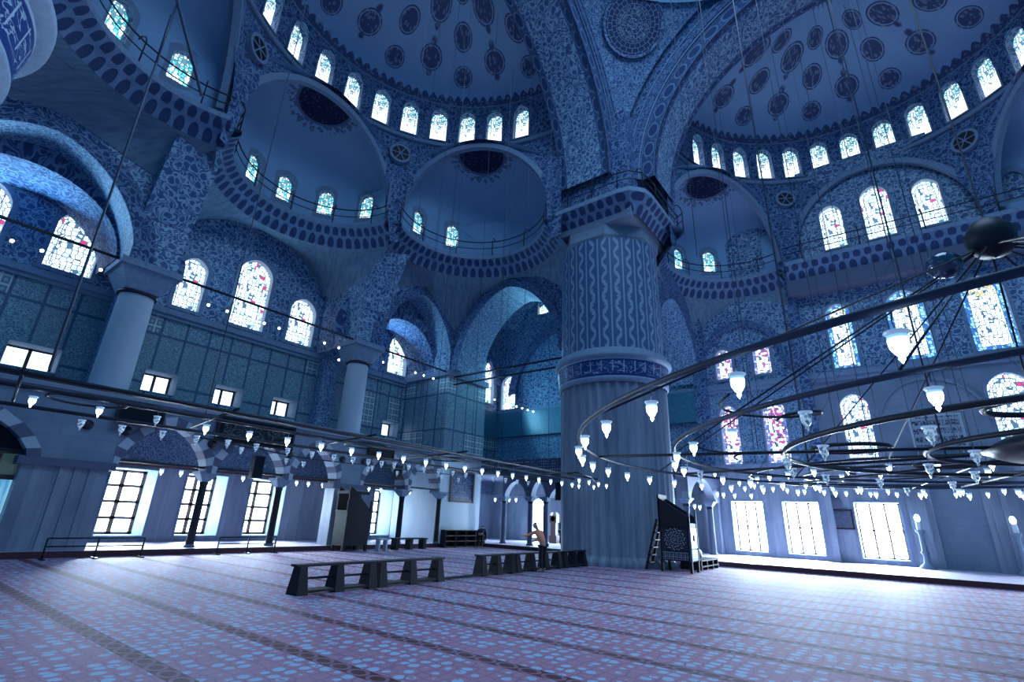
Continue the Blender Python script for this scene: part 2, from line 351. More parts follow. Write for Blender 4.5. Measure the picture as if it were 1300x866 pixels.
# ------------------------------------------------------------------ windows
NW = [0]
def window(origin, t, n, w, h, depth, kind, label, arched=True, surround=0.14, bars=None, wall=None):
    """origin = bottom centre on the wall face, t = unit tangent, n = unit direction out of the room"""
    NW[0] += 1; O = Vector(origin); T = Vector(t); N = Vector(n); Z = Vector((0, 0, 1))
    P = [(a, b) for a, b in (arch_pts(0, w/2, 0, h-w/2, h, 10, 0.25) if arched else [(-w/2, 0), (w/2, 0), (w/2, h), (-w/2, h)])]
    b = MB(); cen = (0, h*0.5); m = len(P)
    for i in range(m):
        p, q = P[i], P[(i+1) % m]
        A, B = O+T*p[0]+Z*p[1], O+T*q[0]+Z*q[1]; b.face([A, B, B+N*depth, A+N*depth], None, 0)
        if surround:
            s = 1+2*surround/w; sz = 1+2*surround/h
            def ex(r): return (r[0]*s, (r[1]-cen[1])*sz+cen[1])
            p2, q2 = ex(p), ex(q); A2, B2 = O+T*p2[0]+Z*p2[1], O+T*q2[0]+Z*q2[1]; pr = -N*0.05
            b.face([A+pr, B+pr, B2+pr, A2+pr], None, 1); b.face([A2+pr, B2+pr, B2, A2], None, 1); b.face([A+pr, A, B, B+pr], None, 1)
    fr = b.build('window_%d' % NW[0], [wall or 'stone', 'stone_trim'], kind='structure', label=label)
    g = MB(); g.poly([P], lambda a, z: O+T*a+Z*z+N*depth, 0, lambda a, z: (a, z))
    g.build('glass_pane', [get_pane(w, h, kind)], fr)
    if bars:
        k = MB(); nx, nz, bw = bars; F = O+N*(depth-0.06)
        def rect(a0, a1, z0, z1):
            c = [F+T*a0+Z*z0, F+T*a1+Z*z0, F+T*a1+Z*z1, F+T*a0+Z*z1]; d = [p+N*0.05 for p in c]; k.hexa([c[0], c[1], d[1], d[0], c[3], c[2], d[2], d[3]])
        for i in range(nx+1):
            x = -w/2+w*i/nx; q = bw*(1.6 if i in (0, nx) else 1); rect(max(x-q, -w/2), min(x+q, w/2), 0, h)
        for j in range(nz+1):
            z = h*j/nz; q = bw*(1.3 if j in (0, nz) else 0.7); rect(-w/2, w/2, max(z-q, 0), min(z+q, h))
        k.build('window_frame', ['wood_brown'], fr)
    return fr
def rect_hole(c, w, z0, h): return [(c-w/2, z0), (c+w/2, z0), (c+w/2, z0+h), (c-w/2, z0+h)]
def arch_hole(c, w, z0, h): return arch_pts(c, w/2, z0, z0+h-w/2, z0+h, 10, 0.25)

# ------------------------------------------------------------------ floor and platforms
b = MB(); b.face([(-8, -24, 0), (26.2, -24, 0), (26.2, 21.95, 0), (-8, 21.95, 0)]); b.build('floor', ['carpet'], kind='structure', label='purple patterned carpet floor woven in prayer rows')
b = MB()
b.face([(-8, 21.95, .2), (25.6, 21.95, .2), (25.6, 28.5, .2), (-8, 28.5, .2)], None, 0); b.face([(-8, 21.95, 0), (25.6, 21.95, 0), (25.6, 21.95, .2), (-8, 21.95, .2)], None, 1)
b.face([(25.6, -24, .2), (34.5, -24, .2), (34.5, 28.5, .2), (25.6, 28.5, .2)], None, 0); b.face([(25.6, -24, 0), (25.6, 22, 0), (25.6, 22, .2), (25.6, -24, .2)], None, 1)
b.build('floor_platform', ['carpet_plain', 'riser'], kind='structure', label='raised pale carpeted platform with dark step edge')

# ------------------------------------------------------------------ outer wall on the left (Y = 26.4)
YW, XW = 26.4, 32.7
TX, TYn, NY, NX = (1, 0, 0), (0, -1, 0), (0, 1, 0), (1, 0, 0)
low = [(7.9, 1.7), (10.9, 1.8), (13.95, 1.85), (21.55, 1.5), (28.3, 1.8)]
sml = [(0.3, 1.5), (3.4, 1.6), (7.85, 1.35), (10.9, 1.35), (13.9, 1.4), (21.35, 1.35), (28.3, 1.4)]
stn = [(0.35, 1.75, 2.8), (3.45, 1.6, 2.8), (8.0, 1.2, 2.75), (10.95, 1.8, 4.0), (14.0, 1.6, 2.8), (21.35, 1.65, 2.75), (31.4, 1.3, 3.6)]
b = MB(); mY = lambda a, z: (a, YW, z)
b.poly([[(-8, .2), (XW, .2), (XW, 3.45), (-8, 3.45)]]+[rect_hole(c, w, .45, 2.7) for c, w in low], mY, 0)
b.poly([[(-8, 3.45), (XW, 3.45), (XW, 5.3), (-8, 5.3)]], mY, 1)
b.poly([[(-8, 5.3), (XW, 5.3), (XW, 10.3), (-8, 10.3)]]+[rect_hole(c, w, 6.55, .95) for c, w in sml], mY, 2)
b.poly([[(-8, 10.3), (XW, 10.3), (XW, 18.5), (-8, 18.5)]]+[arch_hole(c, w, 10.8, h) for c, w, h in stn], mY, 3)
b.build('wall_left', ['marble', 'lunette', 'panel', 'arab'], kind='structure', label='left outer wall with marble base, tile panels and stained windows')
nm = ['beside the bright left pilaster', 'behind the first slim column', 'behind the second slim column', 'behind the tall wooden pulpit', 'in the far corner bay']
for i, (c, w) in enumerate(low): window((c, YW, .45), TX, NY, w, 2.7, 1.35, 'clear' if i < 4 else 'clearb', 'tall floor-level window '+nm[i], False, 0.07, (2, 4, 0.085), 'stone')
for i, (c, w) in enumerate(sml): window((c, YW, 6.55), TX, NY, w, .95, 0.9, 'small', 'small square gallery window, number %d from the left' % (i+1), False, 0.05, (2, 1, 0.06), 'ashlar')
for i, (c, w, h) in enumerate(stn): window((c, YW, 10.8), TX, NY, w, h, 0.35, 'stain', 'arched stained glass window with red flecks on left wall, number %d from left' % (i+1), True, 0.18)
b = MB(); b.box(-8, YW-.28, 10.22, 25, YW, 10.5); b.box(-8, YW-.16, 10.05, 25, YW, 10.22); b.build('trim_1', ['stone_trim'], kind='structure', label='stone cornice under the left stained windows')
b = MB(); b.box(-8, YW-.1, 3.3, 25, YW, 3.48); b.build('trim_2', ['riser'], kind='structure', label='dark strip above the left floor windows')

# ------------------------------------------------------------------ qibla wall on the right (X = 32.7)
qlow = [(7.3, 1.7), (4.55, 1.75), (1.1, 1.9), (-6.4, 1.9), (15.5, 1.6), (19.2, 1.6), (22.0, 1.6)]
q1 = [(7.75, 1.05, 3.6), (5.2, 1.2, 3.7), (1.2, 1.3, 3.45), (-5.1, 1.6, 3.8), (16.0, 1.3, 3.4)]
q2 = [(7.7, 1.0, 2.0, 10.65), (5.45, 1.0, 2.0, 10.7), (1.1, 1.2, 3.9, 10.45), (-2.0, 1.65, 4.0, 10.45), (-5.2, 1.65, 4.0, 10.45), (-8.6, 1.3, 3.8, 10.45), (25.3, 1.5, 2.9, 10.4)]
q3 = [(0.45, 1.15, 3.0, 17.95), (-1.85, 1.35, 3.5, 17.95), (-4.2, 1.2, 3.0, 17.95)]
q4 = [(21.8, 1.2, 1.8, 18.4), (19.6, 1.2, 1.8, 18.4)]
b = MB(); mX = lambda a, z: (XW, a, z)
b.poly([[(-22, .2), (YW, .2), (YW, 5.2), (-22, 5.2)]]+[rect_hole(c, w, .45, 2.7) for c, w in qlow], mX, 0)
b.poly([[(-22, 5.2), (3.4, 5.2), (3.4, 9.9), (-22, 9.9)]]+[arch_hole(c, w, 5.45, h) for c, w, h in q1 if c < 3.4], mX, 1)
b.poly([[(3.4, 5.2), (YW, 5.2), (YW, 9.9), (3.4, 9.9)]]+[arch_hole(c, w, 5.3, h) for c, w, h in q1 if c > 3.4], mX, 3)
b.poly([[(-22, 9.9), (YW, 9.9), (YW, 24), (-22, 24)]]+[arch_hole(c, w, z, h) for c, w, h, z in q2+q3+q4], mX, 2)
b.build('wall_right', ['marble', 'ashlar', 'arab', 'arab_fine'], kind='structure', label='qibla wall on the right with marble base and rows of stained windows')
qn = ['first of the three bright doorway windows from the pier', 'overexposed window in the middle of the qibla platform', 'window with pale frame left of the mihrab', 'floor window right of the mihrab', 'floor window behind the main pier', 'floor window of the corner bay beside the clock', 'narrow bright floor window of the corner bay']
for i, (c, w) in enumerate(qlow): window((XW, c, .45), TYn, NX, w, 2.7, 0.9, 'clearq' if i < 4 else 'clearb', qn[i], False, 0.08, (3, 2, 0.05) if i < 4 else None, 'stone')
for i, (c, w, h) in enumerate(q1): window((XW, c, 5.45 if c < 3.4 else 5.3), TYn, NX, w, h, 0.3, 'red' if c > 3.4 else 'stain', 'low arched %s window on qibla wall, number %d counted from the pier' % ('magenta bordered' if c > 3.4 else 'pale floral', i+1), True, 0.14)
for i, (c, w, h, z) in enumerate(q2): window((XW, c, z), TYn, NX, w, h, 0.3, 'red' if 3.4 < c < 9 else ('stain' if c > 9 else 'bluerim'), 'middle row arched %s window, number %d counted from the pier' % ('rosy' if 3.4 < c < 9 else 'blue bordered', i+1), True, 0.16)
for i, (c, w, h, z) in enumerate(q3): window((XW, c, z), TYn, NX, w, h, 0.3, 'stain', 'tall window under the upper arch, %s of three' % ['left', 'middle', 'right'][i], True, 0.12)
for i, (c, w, h, z) in enumerate(q4): window((XW, c, z), TYn, NX, w, h, 0.3, 'lattice', 'small white window high in the corner bay, %s of two' % ['left', 'right'][i], True, 0.1)
b = MB(); b.box(XW-.3, -22, 9.95, XW, YW, 10.25); b.box(XW-.18, -22, 9.75, XW, YW, 9.95); b.box(XW-.12, 3.2, 5.1, XW, 26, 5.3)
b.build('trim_3', ['stone_trim'], kind='structure', label='stone cornice between the window rows of the qibla wall')
b = MB(); b.box(XW-1.0, -8.2, 15.1, XW, 3.3, 16.0); b.build('trim_4', ['stone_dark'], kind='structure', label='dark recessed band under the qibla balcony')
b = MB()
for y0, y1 in ((3.0, 3.5), (8.8, 9.6)): b.box(XW-.5, y0, 5.2, XW, y1, 17.0, 0); b.box(XW-.5, y0, .2, XW, y1, 5.2, 1)
b.build('wall_right_pilaster', ['arab_dark', 'marble'], kind='structure', label='flat pilasters on the qibla wall')
def arch_band(mb, c, hw, zs, za, wid, mp, mi, n=20, pointed=0.0, d=0.0):
    """raised face ring round an arch, mp(a, z, off) -> point"""
    P = arch_pts(c, hw, zs, zs, za, n, pointed); Q = arch_pts(c, hw+wid, zs, zs, za+wid, n, pointed); L = 0
    for i in range(n):
        l = hypot(P[i+1][0]-P[i][0], P[i+1][1]-P[i][1]); uv = [(L, 0), (L+l, 0), (L+l, 1), (L, 1)]; L += l
        mb.face([mp(*P[i], 0), mp(*P[i+1], 0), mp(*Q[i+1], 0), mp(*Q[i], 0)], uv, mi)
        if d:
            mb.face([mp(*P[i], 0), mp(*P[i], d), mp(*P[i+1], d), mp(*P[i+1], 0)], uv, mi); mb.face([mp(*Q[i], 0), mp(*Q[i+1], 0), mp(*Q[i+1], d), mp(*Q[i], d)], uv, mi)
b = MB()
arch_band(b, 6.6, 2.35, 11.0, 14.0, .4, lambda a, z, o: (XW-.25+o, a, z), 0, d=.25)
arch_band(b, -2.0, 2.1, 7.0, 9.3, .15, lambda a, z, o: (XW-.12+o, a, z), 1, d=.12)
b.build('trim_5', ['arab_dark', 'ashlar'], kind='structure', label='blind arches framing the qibla windows')

# mihrab
mh = MB()
mh.box(XW-.5, -1.15, .2, XW, -0.2, 5.0); mh.box(XW-.5, -3.9, .2, XW, -3.0, 5.0); mh.box(XW-.6, -4.1, 5.0, XW, 0.0, 5.35)
for y in (-.5, -.85, -3.3, -3.65): mh.box(XW-.58, y-.06, .2, XW-.5, y+.06, 5.0)
mh = mh.build('mihrab', ['marble'], label='tall marble mihrab frame at the centre of the qibla wall', cat='mihrab')
b = MB(); b.grid(lambda a, z: (XW-.30+.28*cos(a)+0, -2.08+.93*sin(a), z), lin(-pi/2, pi/2, 12), [.2, 4.0, 4.9]); b.build('niche', ['ashlar'], mh)
b = MB(); b.box(XW-.12, -3.1, 5.75, XW, -1.0, 7.45)
ip = b.build('inscription_panel', ['stone'], label='pale inscription panel with dark lines of script above the mihrab', cat='inscription')
def f_script(g):
    u, v = g.uv(); r = (v/.40).fr(); n = g.noise(g.vec(u*2.4, v*1.6), 2.2, 2.0, 1.2); k = g.white(g.vec((u/.05).fl(), (v/.40).fl()))
    s_ = ((n-.5).ab() < .05).mx((k > .55)*((u/.05).fr() < .5)*(r > .35)); return g.mix(s_*(r > .18)*(r < .86), (0.30, 0.37, 0.46), (0.03, 0.05, 0.10))
MB().box(XW-.135, -2.98, 5.85, XW-.12, -1.12, 7.35).build('script', [mat('carved script', f_script, .7)], ip)

# ------------------------------------------------------------------ side gallery on the left (front plane Y = 22.3)
YG = 22.25
arches = [(0.6, 3.0, 'big'), (7.55, 1.5), (10.9, 1.5), (13.95, 1.2), (18.15, 1.45), (21.1, 1.15)]
b = MB()
def archrow(c, hw, zs, za): return arch_pts(c, hw, zs, zs, za, 14, 0.35)
top = [(-8, 4.75), (26.0, 4.75)]
loop = [(22.3, 5.45), (-8, 5.45), (-8, 3.0)]
for a in arches:
    c, hw = a[0], a[1]; za = 4.65 if len(a) < 3 else 4.75; P = archrow(c, hw, 3.0, za); loop += [(p[0], p[1]) for p in P[::-1]]
loop += [(22.3, 3.0)]
b.poly([loop], lambda a, z: (a, YG, z), 0)
b.poly([loop], lambda a, z: (a, YG+.75, z), 0)
for a in arches:
    c, hw = a[0], a[1]; za = 4.65 if len(a) < 3 else 4.75; P = archrow(c, hw, 3.0, za); Q = archrow(c, hw+.36, 3.0, za+.36)
    for i in range(14):
        b.face([(*[P[i][0]], YG, P[i][1]), (P[i+1][0], YG, P[i+1][1]), (P[i+1][0], YG+.75, P[i+1][1]), (P[i][0], YG+.75, P[i][1])], None, 1 if i % 2 else 2)
        lim = hw+(.17 if len(a) < 3 else .36); qa, qb = [min(max(q[0], c-lim), c+lim) for q in (Q[i], Q[i+1])]
        b.face([(P[i][0], YG-.03, P[i][1]), (P[i+1][0], YG-.03, P[i+1][1]), (qb, YG-.03, Q[i+1][1]), (qa, YG-.03, Q[i][1])], None, 1 if i % 2 else 2)
b.box(-8, YG-.25, 5.3, 26, YG+.35, 5.6, 0)
b.build('wall_arcade', ['ashlar', 'stone', 'stone_dark'], kind='structure', label='arcade of striped pointed arches carrying the left gallery')
b = MB(); b.box(-8, YG+.3, 5.0, 25.9, YW, 5.3); b.build('floor_gallery', ['stone'], kind='structure', label='stone floor slab of the left gallery')
b = MB(); b.box(3.55, YG+.0, .2, 5.85, YG+.7, 3.0); b.box(3.4, YG-.15, 2.8, 6.0, YG+.8, 3.05, 1)
for x in (4.6, 5.0, 5.4): b.box(x-.09, YG-.05, .2, x+.09, YG+.02, 2.8, 0)
b.build('wall_pilaster', ['marble', 'stone_dark'], kind='structure', label='wide marble pilaster at the left between arch and windows')
b = MB(); b.box(15.0, YG, .2, 16.85, YG+.7, 3.0); b.box(14.9, YG-.12, 2.8, 16.95, YG+.8, 3.05, 1); b.box(15.0, YG-.1, .2, 15.2, YG, 2.8)
b.build('wall_pilaster', ['marble', 'stone_dark'], kind='structure', label='marble pilaster beside the tall wooden pulpit')
# corner pier block, white panel below
b = MB(); b.box(22.3, YG-.04, .2, 26.1, YW, 5.3, 0); b.box(22.3, YG-.04, 5.3, 26.1, YW, 10.5, 1); b.box(22.1, YG-.2, 10.35, 26.2, YW, 10.75, 2); b.box(22.3, YG, 10.75, 26.0, YW, 14.6, 3)
b.build('wall_corner', ['lit_white_marble', 'panel', 'stone_trim', 'arab'], kind='structure', label='tiled corner pier between the left gallery and the corner bay')
# walls above the gallery arches: plane Y=22.3 right of second column, X=22.4 towards the main pier
def wall_arch(name, lab, c, hw, zs, za, lo, hi, ztop, mp, depth, mats, rim=.75, pnt=.2):
    b = MB(); P = arch_pts(c, hw, zs, zs, za, 24, pnt)
    loop = [(lo, zs), (lo, ztop), (hi, ztop), (hi, zs)]+P
    b.poly([loop], lambda a, z: mp(a, z, 0), 0)
    L = 0
    for i in range(24):
        l = hypot(P[i+1][0]-P[i][0], P[i+1][1]-P[i][1])
        b.face([mp(*P[i], 0), mp(*P[i+1], 0), mp(*P[i+1], depth), mp(*P[i], depth)], [(L, 0), (L+l, 0), (L+l, depth), (L, depth)], 1, True); L += l
    arch_band(b, c, hw, zs, za, rim, lambda a, z, o: mp(a, z, -.06+o), 2, 24, pnt, .06)
    return b.build(name, mats, kind='structure', label=lab)
mats3 = ['arab', 'arab_fine', 'arab_dark']
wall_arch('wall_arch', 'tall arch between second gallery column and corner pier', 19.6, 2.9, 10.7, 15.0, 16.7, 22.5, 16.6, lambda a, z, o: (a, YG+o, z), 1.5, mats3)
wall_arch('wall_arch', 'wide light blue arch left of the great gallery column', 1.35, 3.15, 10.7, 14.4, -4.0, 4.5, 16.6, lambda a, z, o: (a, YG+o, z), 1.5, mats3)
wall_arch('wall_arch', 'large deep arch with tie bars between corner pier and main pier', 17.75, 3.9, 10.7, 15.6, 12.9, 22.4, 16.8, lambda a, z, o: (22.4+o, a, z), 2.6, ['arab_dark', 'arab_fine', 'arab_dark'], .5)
# inner vaults behind those arches
b = MB()
for c, hw in ((19.6, 2.7), (1.35, 3.0)):
    b.grid(lambda a, y: (c+hw*cos(a), y, 11.0+2.6*sin(a)), lin(0, pi, 20), [YG+1.5, YW], lambda a, y: (a*hw, y));
    arch_band(b, c, hw, 11.0, 13.6, 2.5, lambda a, z, o: (a, YG+1.5+o, z), 0, 20)
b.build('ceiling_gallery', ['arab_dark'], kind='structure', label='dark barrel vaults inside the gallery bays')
# piers over the columns and bay behind the middle exedra
b = MB()
for x0, x1 in ((15.15, 16.75), (4.45, 6.15)): b.box(x0, YG, 10.5, x1, YG+1.9, 17.2)
b.box(15.15, YG+1.9, 10.5, 15.5, YW, 17.2); b.box(5.8, YG+1.9, 10.5, 6.15, YW, 17.2)
b.build('wall_piers', ['arab'], kind='structure', label='patterned pier blocks above the gallery columns')
b = MB()
for x0, x1 in ((15.5, 16.4), (5.2, 6.0)): b.box(x0, YW-.7, 5.3, x1, YW, 10.3)
b.build('wall_tile_pilaster', ['arab_fine'], kind='structure', label='tiled pilasters on the gallery back wall')
b = MB(); b.poly([arch_pts(15.15, 0, 0, 0, 0)[:1]*0+[(y, z) for y, z in arch_pts(25.3, .75, 10.6, 12.6, 13.5, 10, .3)]], lambda a, z: (15.13, a, z), 0); b.build('trim_6', ['arab_dark'], kind='structure', label='blind niche on the pier beside the right stained window')

# columns --------------------------------------------------
def column(name, loc, r, h, base, capw, caph, label, group, mats=('stone', 'stone', 'metal'), octag=False):
    t = empty(name, loc, 0, label, 'column', group)
    MB().lathe([(r*1.35, 0), (r*1.35, base*.5), (r*1.15, base*.7), (r*1.05, base)], n=20).build('base', [mats[1]], t)
    MB().lathe([(r, base), (r*.97, h*.5), (r*.93, h-caph)], n=24).build('shaft', [mats[0]], t)
    MB().lathe([(r*.93, h-caph-.02), (r*1.08, h-caph), (r*1.08, h-caph+.1), (r*.93, h-caph+.12)], n=20).build('neck_ring', [mats[2]], t)
    b = MB(); q = caph-.12
    for k in range(5):
        z0 = h-q+q*.75*k/5; z1 = h-q+q*.75*(k+1)/5; w0 = r*.95+(capw-r*.95)*k/5; w1 = r*.95+(capw-r*.95)*(k+1)/5
        b.hexa([(-w0, -w0, z0), (w0, -w0, z0), (w0, w0, z0), (-w0, w0, z0), (-w1, -w1, z1), (w1, -w1, z1), (w1, w1, z1), (-w1, w1, z1)])
    b.box(-capw*1.1, -capw*1.1, h-q*.25, capw*1.1, capw*1.1, h)
    b.build('capital', ['stone_trim'], t); return t
column('gallery_column', (5.25, 22.95, 5.6), .62, 5.0, .12, .95, 1.15, 'massive pale gallery column at the left carrying the wide blue arch', 'big gallery columns')
column('gallery_column', (15.85, 22.95, 5.6), .60, 5.0, .12, .9, 1.15, 'gallery column above the wooden pulpit', 'big gallery columns')
for x, y, lab in ((9.2, 22.6, 'slim dark column between first and second floor window'), (12.42, 22.6, 'slim dark column in front of third floor window'), (19.75, 22.6, 'slim column right of the wooden pulpit'), (22.1, 22.0, 'slim dark column at the left edge of the white marble panel')):
    column('arcade_column', (x, y, .2), .15, 2.85, .12, .34, .5, lab, 'slim arcade columns', ('wood', 'stone_dark', 'metal'))
# tie bars
def bar(name, p, q, r, mt, label, group=None, cat='bar', n=6):
    return MB().tube([p, q], r, n).build(name, [mt], label=label, cat=cat, group=group)
bar('tie_rod', (-8, YG+.1, 10.55), (4.7, YG+.1, 10.55), .055, 'metal', 'iron tie rod crossing the left gallery arch', 'iron tie rods')
bar('tie_rod', (6.0, YG+.1, 10.6), (15.1, YG+.1, 10.6), .055, 'metal', 'long iron tie rod in front of three stained windows', 'iron tie rods')
bar('tie_rod', (16.6, YG+.1, 10.6), (22.3, YG+.1, 10.6), .055, 'metal', 'iron tie rod below the arch left of the corner pier', 'iron tie rods')
bar('tie_rod', (22.5, 21.9, 10.25), (22.5, 12.6, 10.25), .06, 'metal', 'upper tie bar of the large deep arch', 'iron tie rods')
bar('tie_rod', (22.5, 21.9, 9.75), (22.5, 12.6, 9.75), .06, 'metal', 'lower tie bar of the large deep arch', 'iron tie rods')
bar('tie_rod', (-8, 22.5, 3.2), (26, 22.5, 3.2), .05, 'metal', 'low iron tie beam running through the arcade arches', 'iron tie rods')

# ------------------------------------------------------------------ corner bay
b = MB()
b.box(26.6, 8.6, 4.4, XW, 21.0, 4.6, 0); b.box(25.9, 21.0, 4.4, XW, YW, 4.6, 0)
b.build('floor_gallery', ['stone_dark'], kind='structure', label='gallery slab of the far corner bay')
def f_lattice(g):
    u, v = g.uv(); d = g.vor(g.vec(u, v), 6.0, 'F1', 0.0); e = g.vor(g.vec(u, v), 3.0, 'DISTANCE_TO_EDGE', 0.6)
    return g.mix(((d < 0.25)*(e > 0.08)), (0.05, 0.08, 0.15), (0.35, 0.5, 0.62))
M['lattice'] = mat('pierced stone lattice', f_lattice, 0.5)
b = MB()
b.box(26.5, 8.6, 4.55, 26.62, 20.6, 5.35); b.hexa([(26.0, 22.25, 4.55), (26.1, 22.3, 4.55), (26.62, 20.6, 4.55), (26.5, 20.6, 4.55), (26.0, 22.25, 5.35), (26.1, 22.3, 5.35), (26.62, 20.6, 5.35), (26.5, 20.6, 5.35)])
b.build('balustrade', ['lattice'], label='dark pierced stone balustrade of the corner gallery left of the main pier', cat='balustrade')
b = MB()
for (y0, y1) in ((18.9, 20.7), (17.4, 18.6), (13.4, 17.2), (9.6, 13.2)):
    c, hw = (y0+y1)/2, (y1-y0)/2-.05; P = arch_pts(c, hw, 3.0, 3.0, 4.0, 14, .3)
    b.poly([[(y0-.1, 3.0), (y0-.1, 4.5), (y1+.1, 4.5), (y1+.1, 3.0)]+P], lambda a, z: (26.7, a, z), 0); b.poly([[(y0-.1, 3.0), (y0-.1, 4.5), (y1+.1, 4.5), (y1+.1, 3.0)]+P], lambda a, z: (27.2, a, z), 0)
    for i in range(14): b.face([(26.7, *P[i]), (26.7, *P[i+1]), (27.2, *P[i+1]), (27.2, *P[i])], None, 1)
P = arch_pts(29.3, 2.2, 3.0, 3.0, 4.2, 14, .3); b.poly([[(26.7, 3.0), (26.7, 4.5), (XW, 4.5), (XW, 3.0)]+P], lambda a, z: (a, 8.7, z), 0)
for i in range(14): b.face([(P[i][0], 8.7, P[i][1]), (P[i+1][0], 8.7, P[i+1][1]), (P[i+1][0], 9.2, P[i+1][1]), (P[i][0], 9.2, P[i][1])], None, 1)
b.build('wall_corner_arcade', ['stone_dark', 'stone'], kind='structure', label='dark arcade under the corner gallery')
for x, y, lab in ((26.95, 20.85, 'dark column at the outer corner of the corner gallery'), (26.95, 18.75, 'column of the corner gallery just behind the standing cleaner'), (26.95, 17.6, 'second column of the corner gallery behind the cleaner'), (26.95, 13.3, 'column of the corner gallery hidden beside the main pier'), (31.2, 9.0, 'dark column to the right of the carved lectern'), (27.1, 9.0, 'column close behind the carved lectern')):
    column('corner_column', (x, y, .2), .17, 2.85, .12, .3, .4, lab, 'corner gallery columns', ('stone_dark', 'stone_dark', 'metal'))
# vault and wall tops of the corner bay
b = MB()
b.grid(lambda a, e: (29.3+4.6*cos(e)*cos(a), 19.4+7.5*cos(e)*sin(a), 17.5+4.0*sin(e)), lin(0, 2*pi, 32), lin(0, pi/2, 8), lambda a, e: (a*5, e*5), 0)
b.box(25.0, 13.6, 16.5, 25.4, 26, 18.0, 0)
arch_band(b, 29.0, 3.0, 12.5, 15.5, .6, lambda a, z, o: (a, YW-.3+o, z), 1, 20, .2, .3)
arch_band(b, 19.8, 4.5, 11.5, 16.5, .7, lambda a, z, o: (XW-.4+o, a, z), 1, 20, .2, .4)
b.build('ceiling_corner', ['arab', 'arab_dark'], kind='structure', label='painted vault of the corner bay')
b = MB(); b.box(26.1, YW-.3, 8.0, XW, YW, 10.1, 0); b.box(XW-.4, 9.6, 8.0, XW, YW, 10.0, 0); b.build('wall_corner_tiles', [mat('dark teal tile', lambda g: arabesque(g, *g.uv(), 5.0, (0.08, 0.26, 0.34), (0.03, 0.14, 0.24)), 0.3, 0.6)], kind='structure', label='teal tile frieze of the corner bay')

# ------------------------------------------------------------------ semidomes
CL, RL = (10.5, 12.3), 9.15
CQ, RQ = (24.1, -1.5), 9.05
ZR0, ZR1, ZAP = 23.4, 26.2, 29.5
def rdist(R, z): return R - (z-ZR0)/(ZR1-ZR0)*.35
def f_dome(g):
    """plaster sprinkled with round and long medallions; uv = (azimuth, elevation 0..1)"""
    u, v = g.uv(); R = 8.8; per = rad(31.2); rr = (v*(pi/2)).cs()*R; arc = v*6.0
    def spot(off, vc, ra, rb):
        a = ((u/per+off).fr()-0.5)*per*rr; b_ = arc-vc*6.0; return length(g, a/ra, b_/rb)
    n = g.noise(g.vec(u*R, arc), 0.5, 4.0); st = g.noise(g.vec(u*R*1.5, arc*.15), 1.0, 2.0)
    base = g.mix((n*0.6+st*0.5-0.25).cl(), (0.22, 0.39, 0.60), (0.34, 0.52, 0.73)); e = g.vor(g.vec(u*R, arc), 4.5, 'F1'); dk = g.mix((e < 0.36)*0.7, (0.06, 0.09, 0.20), (0.24, 0.30, 0.40))
    c = base; m = None
    for off, vc, ra, rb in ((0.5, .29, .58, .50), (0.0, .385, .66, .52), (0.0, .485, .17, .17), (0.0, .285, .17, .17), (0.5, .53, .55, .48), (0.0, .66, .60, .50), (0.0, .565, .14, .15), (0.5, .74, .42, .36)):
        d = spot(off, vc, ra, rb); k = (d < 1.0)*(1.0-(d > 0.80)*(d < 0.88)); m = k if m is None else m.mx(k)
    fringe = (v < ((u*(2*pi/per)*4.5).sn().ab()*0.06+0.07)); rose = (v > ((u*24.0).sn().ab()*0.03+0.87)); m = m.mx(fringe).mx(rose)
    return g.mix(m, base, dk)
M['dome'] = mat('painted dome plaster', f_dome, 0.8)
def f_rosette(g):
    """plaster with one big fringed rosette at the crown; uv = metres from the crown"""
    u, v = g.uv(); v = v-1.25; r = length(g, u, v); a = g.m('ARCTAN2', v, u); edge = (a*13.0).sn().ab()*0.34+1.65
    n = g.noise(g.vec(u, v), 0.6, 4.0); base = g.mix(n, (0.22, 0.38, 0.58), (0.33, 0.50, 0.70)); e = g.vor(g.vec(u, v), 5.0, 'F1')
    c = g.mix((r < edge)*((e < 0.5)+(r < 1.5)).cl(), base, (0.12, 0.17, 0.29)); return g.mix((r < 1.35), c, g.mix((e < 0.3)*0.5, (0.010, 0.018, 0.06), (0.10, 0.14, 0.24)))
M['rosette'] = mat('plaster with crown rosette', f_rosette, 0.85)
